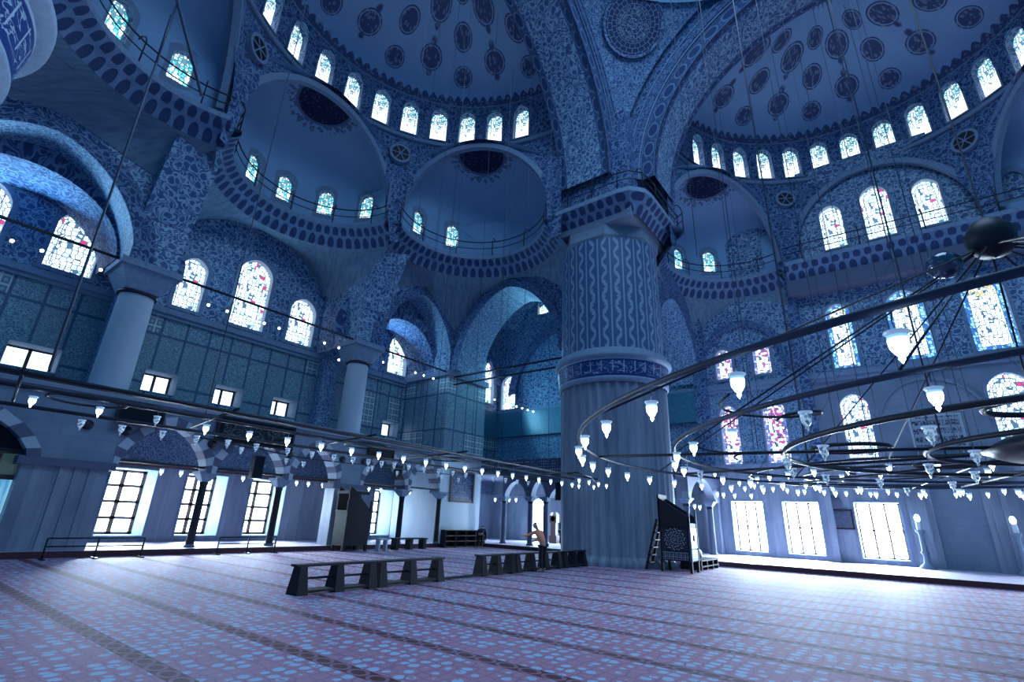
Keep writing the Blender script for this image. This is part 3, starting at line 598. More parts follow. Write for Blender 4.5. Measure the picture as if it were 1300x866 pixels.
def semidome(nm, C, R, a0, a1, wang, lab):
    b = MB(); ph = rad(40 if nm == 'left' else 13)
    def pt(a, z): r = rdist(R, z); return (C[0]+r*cos(a), C[1]+r*sin(a), z)
    ws, wh = .98, 2.35
    angs = sorted(rad(x) for x in wang); edges = [a0]+[(angs[i]+angs[i+1])/2 for i in range(len(angs)-1)]+[a1]
    for i, a in enumerate(angs):
        e0, e1 = edges[i], edges[i+1]; k = 5
        outer = [(t, ZR0) for t in lin(e0*R, e1*R, k)]+[(t, ZR1) for t in lin(e1*R, e0*R, k)]
        b.poly([outer, arch_hole(a*R, ws, ZR0+.18, wh)], lambda s, z: pt(s/R, z), 0)
    for z0, z1, off in ((ZR0-.22, ZR0+.04, .16), (ZR1-.02, ZR1+.08, .06)):
        us = lin(a0, a1, 60); f = lambda a, k: (C[0]+(R-[0, off, off, 0][k]-(.3 if z0 > 25 else 0))*cos(a), C[1]+(R-[0, off, off, 0][k]-(.3 if z0 > 25 else 0))*sin(a), [z0, z0, z1, z1][k]); b.grid(f, us, [0, 1, 2, 3], lambda a, k: (a*R, k*.2), 2)
    rr = R-.35
    b.grid(lambda a, t: (C[0]+rr*cos(t*pi/2)*cos(a), C[1]+rr*cos(t*pi/2)*sin(a), ZR1+(ZAP-ZR1)*sin(t*pi/2)), lin(a0, a1, 60), lin(0, 1, 18), lambda a, t: (a-ph, t), 1)
    b.build('ceiling_semidome', ['arab_dark', 'dome', 'stone_trim'], kind='structure', label=lab)
    for i, a in enumerate(angs):
        r = rdist(R, ZR0+1.2); window((C[0]+r*cos(a), C[1]+r*sin(a), ZR0+.18), (sin(a), -cos(a), 0), (cos(a), sin(a), 0), ws, wh, .35, 'scroll', 'white arched window in the ring of the %s half dome, number %d from the right' % (nm, i+1) if nm == 'left' else 'white arched window in the ring of the right half dome, number %d from the right' % (i+1), True, .08, None, 'arab_dark')
AL = [15.2, 26.3, 37.4, 48.6, 60, 71.3, 82.6, 94.2, 106, 118, 130, 142]
AQ = [66, 55, 44.1, 33.4, 22.6, 11.9, 1.2, -10.1, -21, -32.3, -42.8, -54, -65]
semidome('left', CL, RL, rad(0), rad(180), AL, 'left half dome painted with dark medallions above a ring of windows')
semidome('right', CQ, RQ, rad(-90), rad(90), AQ, 'right half dome painted with dark medallions above a ring of windows')
# drum walls with three arched openings below each ring
D0 = 8.3; HW = 4.35
def drum(nm, C, R, cents, a0, a1, lab, zs=17.6, za=22.55):
    b = MB()
    def prof(a):
        """bottom edge height and plane distance at azimuth a"""
        best = min(cents, key=lambda c: abs(a-c)); d = a-best; s = D0*math.tan(d) if abs(d) < 1.2 else 99
        z = zs+(za-zs)*sqrt(max(0, 1-(s/HW)**2)) if abs(s) < HW else 16.0
        return z, min(D0/cos(d), 9.0) if abs(d) < 1 else 9.0
    us = []; 
    for c in cents:
        lim = math.atan(HW/D0); us += [c+lim*sin(t) for t in lin(-pi/2, pi/2, 36)]
    us = sorted(u for u in us+lin(a0, a1, 90) if a0 <= u <= a1)
    def f(a, k):
        z, d = prof(a); t = k/3; zz = z+(ZR0-.2-z)*t; r = d+(R-d)*t**1.5; return (C[0]+r*cos(a), C[1]+r*sin(a), zz)
    b.grid(f, us, [0, 1, 2, 3], lambda a, k: (a*R, f(a, k)[2]), 0, True)
    # arch rims
    for c in cents:
        n = (cos(c), sin(c)); t = (-sin(c), cos(c))
        def rp(s, z, o): return (C[0]+(D0-.12+o)*n[0]+s*t[0], C[1]+(D0-.12+o)*n[1]+s*t[1], z)
        P = [(HW*cos(x), zs+(za-zs)*sin(x)) for x in lin(0, pi, 32)]; Q = [((HW+.32)*cos(x), zs+(za+.32-zs)*sin(x)) for x in lin(0, pi, 32)]
        for i in range(32):
            b.face([rp(*P[i], 0), rp(*P[i+1], 0), rp(*Q[i+1], 0), rp(*Q[i], 0)], None, 1, True); b.face([rp(*P[i], 0), rp(*P[i], .3), rp(*P[i+1], .3), rp(*P[i+1], 0)], None, 1, True)
            b.face([rp(*Q[i], 0), rp(*Q[i+1], 0), rp(*Q[i+1], .5), rp(*Q[i], .5)], None, 1, True)
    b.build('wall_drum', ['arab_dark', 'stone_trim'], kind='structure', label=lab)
drum('left', CL, RL, [rad(31), rad(91), rad(151)], rad(-2), rad(182), 'painted wall with three arches under the left half dome')
drum('right', CQ, RQ, [rad(60), rad(-2), rad(-62)], rad(-94), rad(94), 'painted wall with three arches under the right half dome')
def roundel(C, R, a, z, r, label):
    a = rad(a); N = Vector((cos(a), sin(a), 0)); T = Vector((-sin(a), cos(a), 0)); O = Vector((C[0], C[1], z))+N*(R-.12); b = MB()
    for i in range(24):
        t0, t1 = 2*pi*i/24, 2*pi*(i+1)/24
        f = lambda t, q, o: O+T*(q*cos(t))+Vector((0, 0, q*sin(t)))+N*o
        b.face([f(t0, r, 0), f(t1, r, 0), f(t1, r+.14, 0), f(t0, r+.14, 0)], None, 1); b.face([f(t0, 0, .06), f(t0, r, .06), f(t1, r, .06)], None, 0); b.face([f(t0, r, 0), f(t1, r, 0), f(t1, r, .2), f(t0, r, .2)], None, 1)
        b.face([f(t0, r+.14, 0), f(t1, r+.14, 0), f(t1, r+.14, .3), f(t0, r+.14, .3)], None, 1)
    for k in range(3):
        t = pi*k/3; d = T*cos(t)+Vector((0, 0, sin(t))); s = T*-sin(t)+Vector((0, 0, cos(t))); b.face([O-d*r-s*.03, O+d*r-s*.03, O+d*r+s*.03, O-d*r+s*.03], None, 1)
    b.build('trim_roundel', ['metal', 'stone_trim'], label=label, kind='structure')  # these are small round windows, built as a ring over a black disc
roundel(CL, 8.9, 62, 21.8, .50, 'round dark window between the two right arches of the left half dome')
roundel(CL, 8.9, 120, 21.6, .50, 'round dark window at the far left of the left half dome')
roundel(CQ, 8.9, 27.6, 21.9, .45, 'round dark window left of the three upper qibla windows')
roundel(CQ, 8.9, -32, 21.9, .5, 'round dark window right of the three upper qibla windows')

# exedrae
RE = 4.85
def exedra(C, cen, wins, lab, short, off=7.9):
    c = rad(cen); E = (C[0]+off*cos(c), C[1]+off*sin(c)); b = MB(); Z0, Z1 = 16.9, 20.15
    wa = sorted(wins); lo, hi = c-pi/2, c+pi/2; angs = [rad(a) for a in wa]; edges = [lo]+[(angs[i]+angs[i+1])/2 for i in range(len(angs)-1)]+[hi]
    pt = lambda a, z: (E[0]+RE*cos(a), E[1]+RE*sin(a), z)
    for i, a in enumerate(angs):
        k = 8; outer = [(t, Z0) for t in lin(edges[i]*RE, edges[i+1]*RE, k)]+[(t, Z1) for t in lin(edges[i+1]*RE, edges[i]*RE, k)]
        b.poly([outer, arch_hole(a*RE, .82, 18.2, 1.65)], lambda s, z: pt(s/RE, z), 0)
    n = (cos(c), sin(c)); t = (-sin(c), cos(c))
    def dome(p, e):   # p azimuth about the outward direction, e elevation
        q = (RE*cos(e)*cos(p), RE*cos(e)*sin(p)); return (E[0]+q[0]*n[0]+q[1]*t[0], E[1]+q[0]*n[1]+q[1]*t[1], Z1+2.75*sin(e))
    b.grid(dome, lin(-pi/2+.09, pi/2-.09, 32), lin(0, pi/2, 16), lambda p, e: (RE*cos(e)*sin(p), RE*cos(e)*cos(p)), 1)
    b.build('ceiling_exedra', ['plaster', 'rosette'], kind='structure', label=lab)
    for i, a in enumerate(angs): window((*pt(a, 0)[:2], 18.2), (sin(a), -cos(a), 0), (cos(a), sin(a), 0), .82, 1.65, .25, 'lattice', 'small latticed window in the %s, number %d from the right' % (short, i+1), True, .3, None, 'arab_dark')
    return E
E3 = exedra(CL, 31, [-35, 58, 87, 118], 'small plaster half dome with crown rosette left of the main pier', 'exedra next to the main pier')
EM = exedra(CL, 91, [30, 58, 85, 108, 150], 'small plaster half dome with crown rosette, middle of the left side', 'middle left exedra')
E1 = exedra(CL, 151, [87, 115, 180], 'small plaster half dome at the far upper left', 'far left exedra')
EQ = exedra(CQ, 60, [2, 30, 56, 110], 'small plaster half dome right of the main pier', 'exedra right of the main pier')
E4 = exedra(CQ, -62, [-70, -20, 10], 'small plaster half dome at the right edge', 'exedra at the right edge')

# balcony ledges: swept cornice with painted corbel niches
def ledge_pts(C, cen, off, r, a0, a1, n=22):
    c = rad(cen); E = (C[0]+off*cos(c), C[1]+off*sin(c)); return [(E[0]+r*cos(c+rad(a)), E[1]+r*sin(c+rad(a)), cos(c+rad(a)), sin(c+rad(a))) for a in lin(a0, a1, n)]
ZL = 17.0
def ledge(path, lab, proj=.8, zt=ZL, mi=None, closed=False):
    """path of (x, y, outx, outy): outward unit direction away from the room"""
    b = MB(); prof = [(0.0, -1.0), (-proj*.35, -.62), (-proj*.8, -.30), (-proj, -.12), (-proj, .12), (0, .12)]; L = [0]
    for i in range(1, len(path)): L.append(L[-1]+hypot(path[i][0]-path[i-1][0], path[i][1]-path[i-1][1]))
    W = [0, .3, .62, .85, 1.0, 1.7]
    idx = list(range(len(path)))
    def f(i, k):
        x, y, ox, oy = path[int(i)]; d, z = prof[int(k)]; return (x+ox*d, y+oy*d, zt+z)
    b.grid(f, idx, [0, 1, 2, 3], lambda i, k: (L[int(i)], W[int(k)]), 0, False); b.grid(f, idx, [3, 4, 5], lambda i, k: (L[int(i)], W[int(k)]), 1, False)
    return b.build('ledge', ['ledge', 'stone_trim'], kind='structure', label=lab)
def railing(path, lab, inset=.7, zt=ZL+.12, every=2.2, h=1.0):
    pts = [Vector((x-ox*inset, y-oy*inset, zt)) for x, y, ox, oy in path]; t = empty('balcony_railing', tuple(pts[0]), 0, lab, 'railing', 'black balcony railings'); o0 = pts[0]
    for q, r in ((h, .035), (h*.55, .025)):
        MB().tube([p-o0+Vector((0, 0, q)) for p in pts], r, 5).build('rail', ['metal'], t)
    acc = every*.6
    for i in range(1, len(pts)):
        acc += (pts[i]-pts[i-1]).length
        if acc >= every:
            acc = 0; p = pts[i]-o0; ox, oy = path[i][2], path[i][3]; q = [p, p+Vector((0, 0, h*1.1)), p+Vector((ox*.12, oy*.12, h*1.35)), p+Vector((ox*.35, oy*.35, h*1.45)), p+Vector((ox*.5, oy*.5, h*1.35))]
            MB().tube(q, .03, 5).build('post', ['metal'], t)
    return t
LE = 7.6
p3 = ledge_pts(CL, 31, LE, 4.8, -88, 88); pM = ledge_pts(CL, 91, LE, 4.8, -86, 86); p1 = ledge_pts(CL, 151, LE, 4.8, -88, 88); pQ = ledge_pts(CQ, 60, LE, 4.8, -80, 92)
for p, l in ((p3, 'curved corbelled balcony next to the main pier'), (pM, 'curved corbelled balcony in the middle of the left side'), (p1, 'curved corbelled balcony at the upper left'), (pQ, 'curved corbelled balcony right of the main pier')):
    ledge(p, l); railing(p, 'thin black railing on the '+l[7:])
pS = [(XW-.9, y, 1, 0) for y in lin(3.2, -8.5, 12)]
ledge(pS, 'straight corbelled balcony along the qibla wall', .5, 17.0); railing(pS, 'thin black railing on the straight qibla balcony', .4)
# muqarnas lofts under the balconies
def loft(path, contour, lab, zt=ZL-1.0, n=6):
    """path (x,y,..) at the ledge; contour = same count of (x,y,z) on the walls below"""
    b = MB(); m = len(path)
    def f(i, k):
        t = k/n; x0, y0 = path[int(i)][:2]; x1, y1, z1 = contour[int(i)]; s = 1-(1-t)**1.6; q = 1-(1-t)**.9
        return (x0+(x1-x0)*t, y0+(y1-y0)*t, zt+(z1-zt)*(t**1.7))
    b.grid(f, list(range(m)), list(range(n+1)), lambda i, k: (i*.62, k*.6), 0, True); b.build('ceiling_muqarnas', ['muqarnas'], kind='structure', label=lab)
def resample(P, m):
    L = [0]
    for i in range(1, len(P)): L.append(L[-1]+hypot(P[i][0]-P[i-1][0], P[i][1]-P[i-1][1]))
    out = []
    for k in range(m):
        s = L[-1]*k/(m-1); i = 1
        while i < len(P)-1 and L[i] < s: i += 1
        t = (s-L[i-1])/(L[i]-L[i-1]); out.append(tuple(P[i-1][j]+(P[i][j]-P[i-1][j])*t for j in range(3)))
    return out
c3 = resample([(22.38, 12.0, 14.6), (22.38, 13.5, 14.4), (22.38, 15.2, 15.7), (22.38, 17.7, 16.2), (22.38, 20.2, 15.5), (22.38, 22.23, 13.3), (21.9, 22.23, 13.9), (19.6, 22.23, 15.6), (17.4, 22.23, 14.8), (16.75, 22.23, 14.4)], 23)
loft(p3, c3, 'carved muqarnas transition beside the main pier')
cM = resample([(15.13, 21.4, 15.0), (15.13, 22.3, 14.2), (15.13, 26.35, 13.9), (14.4, 26.35, 15.2), (12.5, 26.35, 16.3), (10.6, 26.35, 16.6), (8.6, 26.35, 16.3), (6.9, 26.35, 15.2), (6.17, 26.35, 13.9), (6.17, 22.3, 14.2), (6.17, 21.4, 15.0)], 23)
loft(pM, cM, 'carved muqarnas transition above the three stained windows')
c1 = resample([(4.42, 22.22, 14.4), (3.6, 22.22, 14.6), (1.35, 22.22, 15.2), (-1.5, 22.22, 14.4), (-4, 22.22, 13.3), (-4, 18, 15), (-4, 12, 14.6)], 23)
loft(p1, c1, 'carved muqarnas transition at the upper left')
b = MB()
for x0, x1 in ((15.15, 16.75), (4.45, 6.15)):
    x0 -= .03; x1 += .03
    b.hexa([(x0, 22.2, 12.6), (x1, 22.2, 12.6), (x1, 24, 12.6), (x0, 24, 12.6), (x0, 20.7, 16.6), (x1, 20.7, 16.6), (x1, 24, 16.6), (x0, 24, 16.6)])
b.build('wall_pier_heads', ['arab'], kind='structure', label='patterned pier heads between the balconies')
cQ = resample([(XW-.02, 3.4, 14.8), (XW-.02, 4.6, 15.4), (XW-.02, 6.6, 15.8), (XW-.02, 8.3, 14.9), (XW-.02, 9.2, 13.8), (29.5, 9.2, 15.2), (26.0, 9.2, 15.6), (24.8, 9.2, 14.8)], 23)
loft(pQ, cQ, 'carved muqarnas transition right of the main pier')
b = MB(); b.box(24.5, 9.0, 12.5, 25.5, 9.6, 17, 0); P = arch_pts(28.6, 3.7, 10.5, 10.5, 15, 20, .2); b.poly([[(24.5, 10.5), (24.5, 17), (XW, 17), (XW, 10.5)]+P], lambda a, z: (a, 9.2, z), 0)
for i in range(20): b.face([(P[i][0], 9.2, P[i][1]), (P[i+1][0], 9.2, P[i+1][1]), (P[i+1][0], 11.2, P[i+1][1]), (P[i][0], 11.2, P[i][1])], [(i*.6, 0), (i*.6+.6, 0), (i*.6+.6, 2), (i*.6, 2)], 1)
b.build('wall_arch', ['arab_dark', 'arab_fine'], kind='structure', label='arch behind the main pier on the qibla side')

# ------------------------------------------------------------------ great arches, pendentives, piers
CC = (10.3, -1.6); ZS = 19.0
def great_arch(C2, hw, plane_in, plane_out, axis, lab, t0=0.0, t1=pi):
    """hw inner radius; soffit from plane_in (room side) to plane_out"""
    b = MB(); n = 60; ts = lin(t0, t1, n)
    def P(t, r, pl):
        a = C2+r*cos(t); z = ZS+r*sin(t); return (a, pl, z) if axis == 'y' else (pl, a, z)
    wd = plane_out-plane_in
    segs = [(0, .16, 1), (.16, .84, 0), (.84, 1.0, 1)]
    for a0, a1, mi in segs:
        b.grid(lambda t, k: P(t, hw, plane_in+wd*(a0+(a1-a0)*k)), ts, [0, 1], lambda t, k: (t*hw, (k if mi == 1 else (a0+(a1-a0)*k)*wd)), mi, True)
    r = hw
    for w, mi, st in ((.75, 1, 0), (.10, 2, .12), (.45, 3, .2), (.08, 2, .25), (1.0, 3, .25)):
        b.grid(lambda t, k: P(t, r+w*k, plane_in-st), ts, [0, 1], lambda t, k: (t*hw, k), mi, True)
        b.grid(lambda t, k: P(t, r, plane_in-st+.2*k), ts, [0, 1], lambda t, k: (t*hw, k), 3, True); r += w
    b.grid(lambda t, k: P(t, hw+1.2*k, plane_out), ts, [0, 1], lambda t, k: (t*hw, k*1.2), 3, True)
    b.build('ceiling_great_arch', ['arab', 'band', 'stone_trim', 'arab_dark'], kind='structure', label=lab)
great_arch(10.4, 9.4, 9.2, 12.25, 'y', 'great painted arch in front of the left half dome')
great_arch(-1.6, 9.0, 21.4, 24.2, 'x', 'great painted arch in front of the right half dome')
RP = 15.07
b = MB()
for q in range(4):
    sx, sy = ((1, 1), (-1, 1), (1, -1), (-1, -1))[q]
    if q == 3: continue
    def f(s, zt):
        z = 19.3+(28.4-19.3)*zt; rho = sqrt(RP*RP-(z-ZS)**2); c = 10.55
        if rho <= c: a0, a1 = 0, pi/2
        else:
            m = math.acos(min(1, c/rho)); a0, a1 = m, pi/2-m
            if a0 > a1: a0 = a1 = pi/4
        a = a0+(a1-a0)*s; rho2 = min(rho, c*sqrt(2)); return (CC[0]+sx*rho2*cos(a), CC[1]+sy*rho2*sin(a), z)
    b.grid(f, lin(0, 1, 24), lin(0, 1, 30), lambda s, t: (f(s, t)[0]*.9-f(s, t)[1]*.9, f(s, t)[2]*1.2), 0, True)
def f_pend(g):
    u, v = g.uv(); return arabesque(g, u, v, 2.4, (0.20, 0.32, 0.48), (0.03, 0.08, 0.20))
b.build('ceiling_pendentive', [mat('pendentive painting', f_pend, .7)], kind='structure', label='curved painted triangles between the great arches')
# big roundel on the pendentive above the main pier
def f_biground(g):
    u, v = g.uv(); r = length(g, u, v); a = g.m('ARCTAN2', v, u); ring = ((r*4.2).fr() < 0.10); sp = ((a*24/(2*pi)+(r*4.2).fl()*.5).fr() < 0.10)*(r > .45)
    n = g.noise(g.vec(u, v), 3.0, 2.0, 1.5); cal = ((n-.5).ab() < .03)*(r < .9)
    return g.mix((ring+sp+cal).cl()*.55, (0.015, 0.035, 0.11), (0.34, 0.44, 0.56))
N = Vector((1, 1, .95)).normalized(); O = Vector((CC[0], CC[1], ZS))+N*(RP-.25); T = Vector((1, -1, 0)).normalized(); Bv = N.cross(T)
b = MB()
for i in range(40):
    t0, t1 = 2*pi*i/40, 2*pi*(i+1)/40; f = lambda t, r, o=0: O+T*(r*cos(t))+Bv*(r*sin(t))-N*o
    b.face([f(t0, 0), f(t0, 1.55), f(t1, 1.55)], [(0, 0), (1.55*cos(t0), 1.55*sin(t0)), (1.55*cos(t1), 1.55*sin(t1))], 0); b.face([f(t0, 1.55), f(t0, 1.7, .05), f(t1, 1.7, .05), f(t1, 1.55)], None, 1); b.face([f(t0, 1.7, .05), f(t1, 1.7, .05), f(t1, 1.7, -.4), f(t0, 1.7, -.4)], None, 1)
b.build('calligraphy_roundel', [mat('dark calligraphy disc', f_biground, .7), 'arab_dark'], label='great dark round calligraphy disc above the main pier at the top', cat='roundel')
# main pier
PC = (22.55, 10.75)
pr = MB(); R = 2.62
pr.lathe([(R+.3, 0), (R+.3, .22), (R+.05, .32), (R, .4), (R, 7.85)], (*PC, 0), 216, flute=36, fd=.05, mi=0)
pr.lathe([(R+.02, 7.80), (R+.10, 7.9), (R+.10, 8.0)], (*PC, 0), 72, mi=1)
pr.lathe([(R+.10, 8.0), (R+.16, 8.9)], (*PC, 0), 72, mi=2)
pr.lathe([(R+.16, 8.9), (R+.3, 9.0), (R+.3, 9.12), (R+.12, 9.25), (R+.12, 9.4), (R-.05, 9.5)], (*PC, 0), 72, mi=1)
pr.lathe([(R-.05, 9.5), (R-.05, 15.4)], (*PC, 0), 72, mi=3)
pr.lathe([(R-.05, 15.4), (R+.05, 15.6), (R+.0, 16.5)], (*PC, 0), 8, a0=pi/8, a1=2*pi+pi/8, mi=4, sm=False)
for i in range(len(pr.uv)):
    if pr.mi[i] == 2: pr.uv[i] = [(u*.8, (v-8.0)/.9) for u, v in pr.uv[i]]
pier = pr.build('pillar_main', ['marble', 'stone_trim', 'callig', 'pillartile', 'ashlar'], kind='structure', label='colossal fluted round pier with blue inscription band in the centre')
b = MB(); b.hexa([(20.1, 8.3, 16.2), (24.8, 8.3, 16.2), (24.8, 13, 16.2), (20.1, 13, 16.2), (19.9, 8.1, 17.6), (24.8, 8.1, 17.6), (24.8, 13, 17.6), (19.9, 13, 17.6)], 0)
b.box(20.15, 8.35, 17.4, 24.6, 12.6, 23.0, 1); b.build('pillar_block', ['ashlar', 'arab_dark'], kind='structure', label='square block above the main pier carrying the great arches')
pth = [(20.15, y, 1, 0) for y in lin(12.3, 8.7, 5)]+[(20.2, 8.35, .9, .4), (20.45, 8.15, .4, .9)]+[(x, 8.1, 0, 1) for x in lin(20.8, 25.0, 5)]
ledge(pth, 'stepped corbelled balcony wrapping the main pier', .7, 17.35); railing(pth, 'thin black railing around the main pier balcony', .6, 17.47, 1.3)
# second pier, only its top shows at the upper left
P2 = (-2.75, 10.75); pr = MB()
pr.lathe([(R-.1, 0), (R-.1, 7.95)], (*P2, 0), 96, flute=36, fd=.04, mi=0); pr.lathe([(R-.1, 7.9), (R+.05, 8.0), (R+.05, 8.1), (R-.02, 8.15)], (*P2, 0), 72, mi=1)
pr.lathe([(R, 8.15), (R+.1, 9.05)], (*P2, 0), 72, mi=2); pr.lathe([(R+.1, 9.05), (R+.3, 9.15), (R+.3, 9.3), (R-.05, 9.5)], (*P2, 0), 72, mi=1); pr.lathe([(R-.05, 9.5), (R-.05, 16.4)], (*P2, 0), 72, mi=3)
for i in range(len(pr.uv)):
    if pr.mi[i] == 2: pr.uv[i] = [(u*.8, (v-8.15)/.9) for u, v in pr.uv[i]]
pr.box(-5.2, 8.5, 16.2, -.3, 13, 24, 1); pr.build('pillar_left', ['marble', 'stone_trim', 'callig', 'pillartile'], kind='structure', label='second great pier at the left edge')

# ------------------------------------------------------------------ lamps
def lamp_proto(name, lit, label, cat='lamp'):
    t = empty(name, (0, 0, 0), 0, label, cat)
    MB().tube([(0, 0, 0), (.012, 0, -.09), (-.008, 0, -.2)], .008, 4).build('wire', ['cable'], t)
    MB().lathe([(.098, -.185), (.104, -.20), (.078, -.225)], n=12).build('rim', ['lamp_rim'], t)
    MB().lathe([(.078, -.222), (.082, -.27), (.074, -.34), (.040, -.40), (.020, -.42), (.028, -.445), (.014, -.47), (.001, -.49)], n=12).build('glass_bowl', ['lamp_lit' if lit else 'lamp_clear'], t)
    return t
L0 = lamp_proto('hanging_lamp', True, ''); L1 = lamp_proto('unlit_lamp', False, '')
used = set()
def lamp(loc, lit, label, group, sc=1.0):
    sc *= .62
    p = L0 if lit else L1
    if p in used: o = copy_tree(p)
    else: o = p; used.add(p)
    o.location = loc; o.scale = (sc, sc, sc); o['label'] = label; o['group'] = group; o['category'] = 'lamp'; o.rotation_euler = (0, 0, random.uniform(0, 6)); return o
ORD = ['first', 'second', 'third', 'fourth', 'fifth', 'sixth', 'seventh', 'eighth', 'ninth', 'tenth', 'eleventh', 'twelfth', 'thirteenth', 'fourteenth', 'fifteenth', 'sixteenth', 'seventeenth', 'eighteenth', 'nineteenth', 'twentieth', 'twenty-first', 'twenty-second', 'twenty-third', 'twenty-fourth']
# great ring chandelier under the central dome
CH = (10.5, -2.85, 2.92); RO, RI = 7.65, 6.15
ch = empty('ring_chandelier', CH, 0, 'huge iron ring chandelier overhead at the right, two hoops fanned with cables', 'chandelier')
hoop = lambda r, z=0, n=96, a0=0, a1=2*pi: [(r*cos(a0+(a1-a0)*i/n), r*sin(a0+(a1-a0)*i/n), z) for i in range(n+(0 if a1-a0 > 6.28 else 1))]
for r in (RO, RI): MB().tube(hoop(r), .030, 8, True).build('hoop', ['iron'], ch)
for r in (4.4, 2.4): MB().tube(hoop(r, .02, 64), .04, 6, True).build('hoop', ['metal'], ch)
for i in range(12):
    a = 2*pi*i/12+.2
    if abs(a-rad(165)) < .9: continue
    MB().tube([(1.0*cos(a), 1.0*sin(a), .03), (RO*cos(a), RO*sin(a), 0)], .028, 5).build('spoke', ['metal'], ch)
MB().lathe([(0.02, -.12), (1.5, -.10), (1.75, 0), (1.5, .16), (0.4, .3), (0.02, .3)], n=28).build('centre_disc', ['metal'], ch)
MB().lathe([(0.02, 3.0), (.20, 3.05), (.31, 3.2), (.33, 3.42), (.20, 3.62), (.05, 3.70), (.015, 3.75), (.012, 36)], (-.35, .95, 0), n=16).build('cable_hub', ['metal'], ch)
for i in range(14):
    a = 2*pi*i/14; r = RO if i % 2 else RI; MB().tube([(-.35+.2*cos(a), .95+.2*sin(a), 3.15), (r*cos(a), r*sin(a), .04)], .016, 4).build('cable', ['metal'], ch)
for i in range(8):   # scroll work
    a = 2*pi*(i+.5)/8+.35; c = (5.2*cos(a), 5.2*sin(a)); pts = [(c[0]+(.12+.055*k)*cos(a+k*.5), c[1]+(.12+.055*k)*sin(a+k*.5), .05+.02*k) for k in range(14)]
    MB().tube(pts, .018, 4).build('scroll', ['metal'], ch)
for i in range(6):
    a = 2*pi*i/6+.62; c = (3.4*cos(a), 3.4*sin(a)); MB().tube([(c[0]+.55*cos(t), c[1]+.55*sin(t), .1) for t in lin(0, 2*pi, 20)[:-1]], .035, 6, True).build('small_hoop', ['metal'], ch)
# blown glass globe beside the hub
g0 = MB().lathe([(.01, -.22), (.15, -.18), (.24, -.05), (.24, .08), (.15, .2), (.03, .25)], n=20).build('glass_globe', [mat('dim globe glass', lambda g: g.mix(g.step(g.noise(g.vec(*g.uv()), 6.0, 2.0), .55, .7), (0.02, 0.05, 0.12), (0.2, 0.35, 0.5)), .1, 1.0)], label='clear glass globe hanging left of the chandelier hub', cat='ornament'); g0.location = (10.05, -1.25, 5.9)
random.seed(11)
n = 46
for i in range(n):
    a = 2*pi*(i+.35)/n; x, y = CH[0]+RO*cos(a), CH[1]+RO*sin(a)
    if x < 2.0 and not y > 0: continue
    lamp((x, y, CH[2]-.04), True, 'lit glass lamp hung from the outer hoop of the ring chandelier', 'lit lamps on the outer chandelier hoop')
n = 36
for i in range(n):
    a = 2*pi*(i+.6)/n; x, y = CH[0]+RI*cos(a), CH[1]+RI*sin(a)
    if y < -6 and x < 10: continue
    lamp((x, y, CH[2]-.04), i % 6 != 2, 'glass lamp hung from the inner hoop of the ring chandelier' if i % 6 != 2 else 'unlit clear lamp on the inner hoop of the ring chandelier', 'lamps on the inner chandelier hoop' if i % 6 != 2 else 'unlit lamps on the inner chandelier hoop')
for r, m in ((4.4, 18), (2.4, 9)):
    for i in range(m):
        a = 2*pi*i/m+.1; lamp((CH[0]+r*cos(a), CH[1]+r*sin(a), CH[2]), False, 'unlit clear glass lamp near the dark centre of the ring chandelier', 'unlit lamps near the chandelier centre', 1.15)
# second ring chandelier further towards the qibla wall, small lit lamps over the platform
C2 = (24.6, -1.5, 3.75)
ch2 = empty('ring_chandelier', C2, 0, 'further iron ring chandelier low in front of the qibla windows', 'chandelier')
for r in (6.6, 4.6): MB().tube(hoop(r, 0, 72), .04, 6, True).build('hoop', ['metal'], ch2)
for i in range(8):
    a = 2*pi*i/8+.15; MB().tube([(0, 0, 0), (6.6*cos(a), 6.6*sin(a), 0)], .025, 4).build('spoke', ['metal'], ch2)
for i in range(6):
    a = 2*pi*i/6; MB().tube([(0, 0, 9), (6.6*cos(a), 6.6*sin(a), 0)], .012, 3).build('cable', ['cable'], ch2)
MB().tube([(0, 0, 9), (0, 0, 25.5)], .02, 4).build('cable', ['cable'], ch2)
for r, m in ((6.6, 38), (4.6, 22)):
    for i in range(m):
        a = 2*pi*(i+.5)/m; lamp((C2[0]+r*cos(a), C2[1]+r*sin(a), C2[2]-.03), True, 'small lit lamp on the further ring chandelier before the qibla windows', 'lit lamps of the further ring chandelier', 1.35)
# long straight lamp frame at the left
fr = empty('lamp_rack', (0, 0, 3.45), 0, 'long straight black iron lamp frame running from left edge to the main pier', 'lamp frame')
for y0, y1, z in ((9.55, 10.3, -.02), (10.1, 10.7, .05), (10.95, 11.45, 0), (12.6, 12.7, -.1)): MB().tube([(-4, y0, z), (7, (y0+y1)/2, z-.03), (19.8, y1, z)], .038, 6).build('bar', ['metal'], fr)
for x in (1.2, 4.2, 7.4, 10.6, 13.8, 17.0): MB().tube([(x, 9.6, 0), (x+.4, 12.65, -.05)], .028, 5).build('cross_bar', ['metal'], fr)
for x in (2.5, 8.9, 12.2): MB().tube([(x+.6*cos(t), 11.9+.6*sin(t), .05) for t in lin(0, 2*pi, 24)[:-1]], .025, 5, True).build('ring', ['metal'], fr)
for x in (4.2, 10.6, 17.0): MB().tube([(x, 11, 0), (x-.05, 11, 15.55+sqrt(88-(x-10.4)**2))], .012, 4).build('cable', ['cable'], fr)
for i in range(21):
    x = 1.62+.9*i; y = 10.95+.5*(x+4)/24
    lamp((x, y, 3.42), i != 2, '%s lamp from the left on the long straight iron frame' % ORD[i], 'lamps along the straight frame', 1.0 if i < 3 else 1.12)
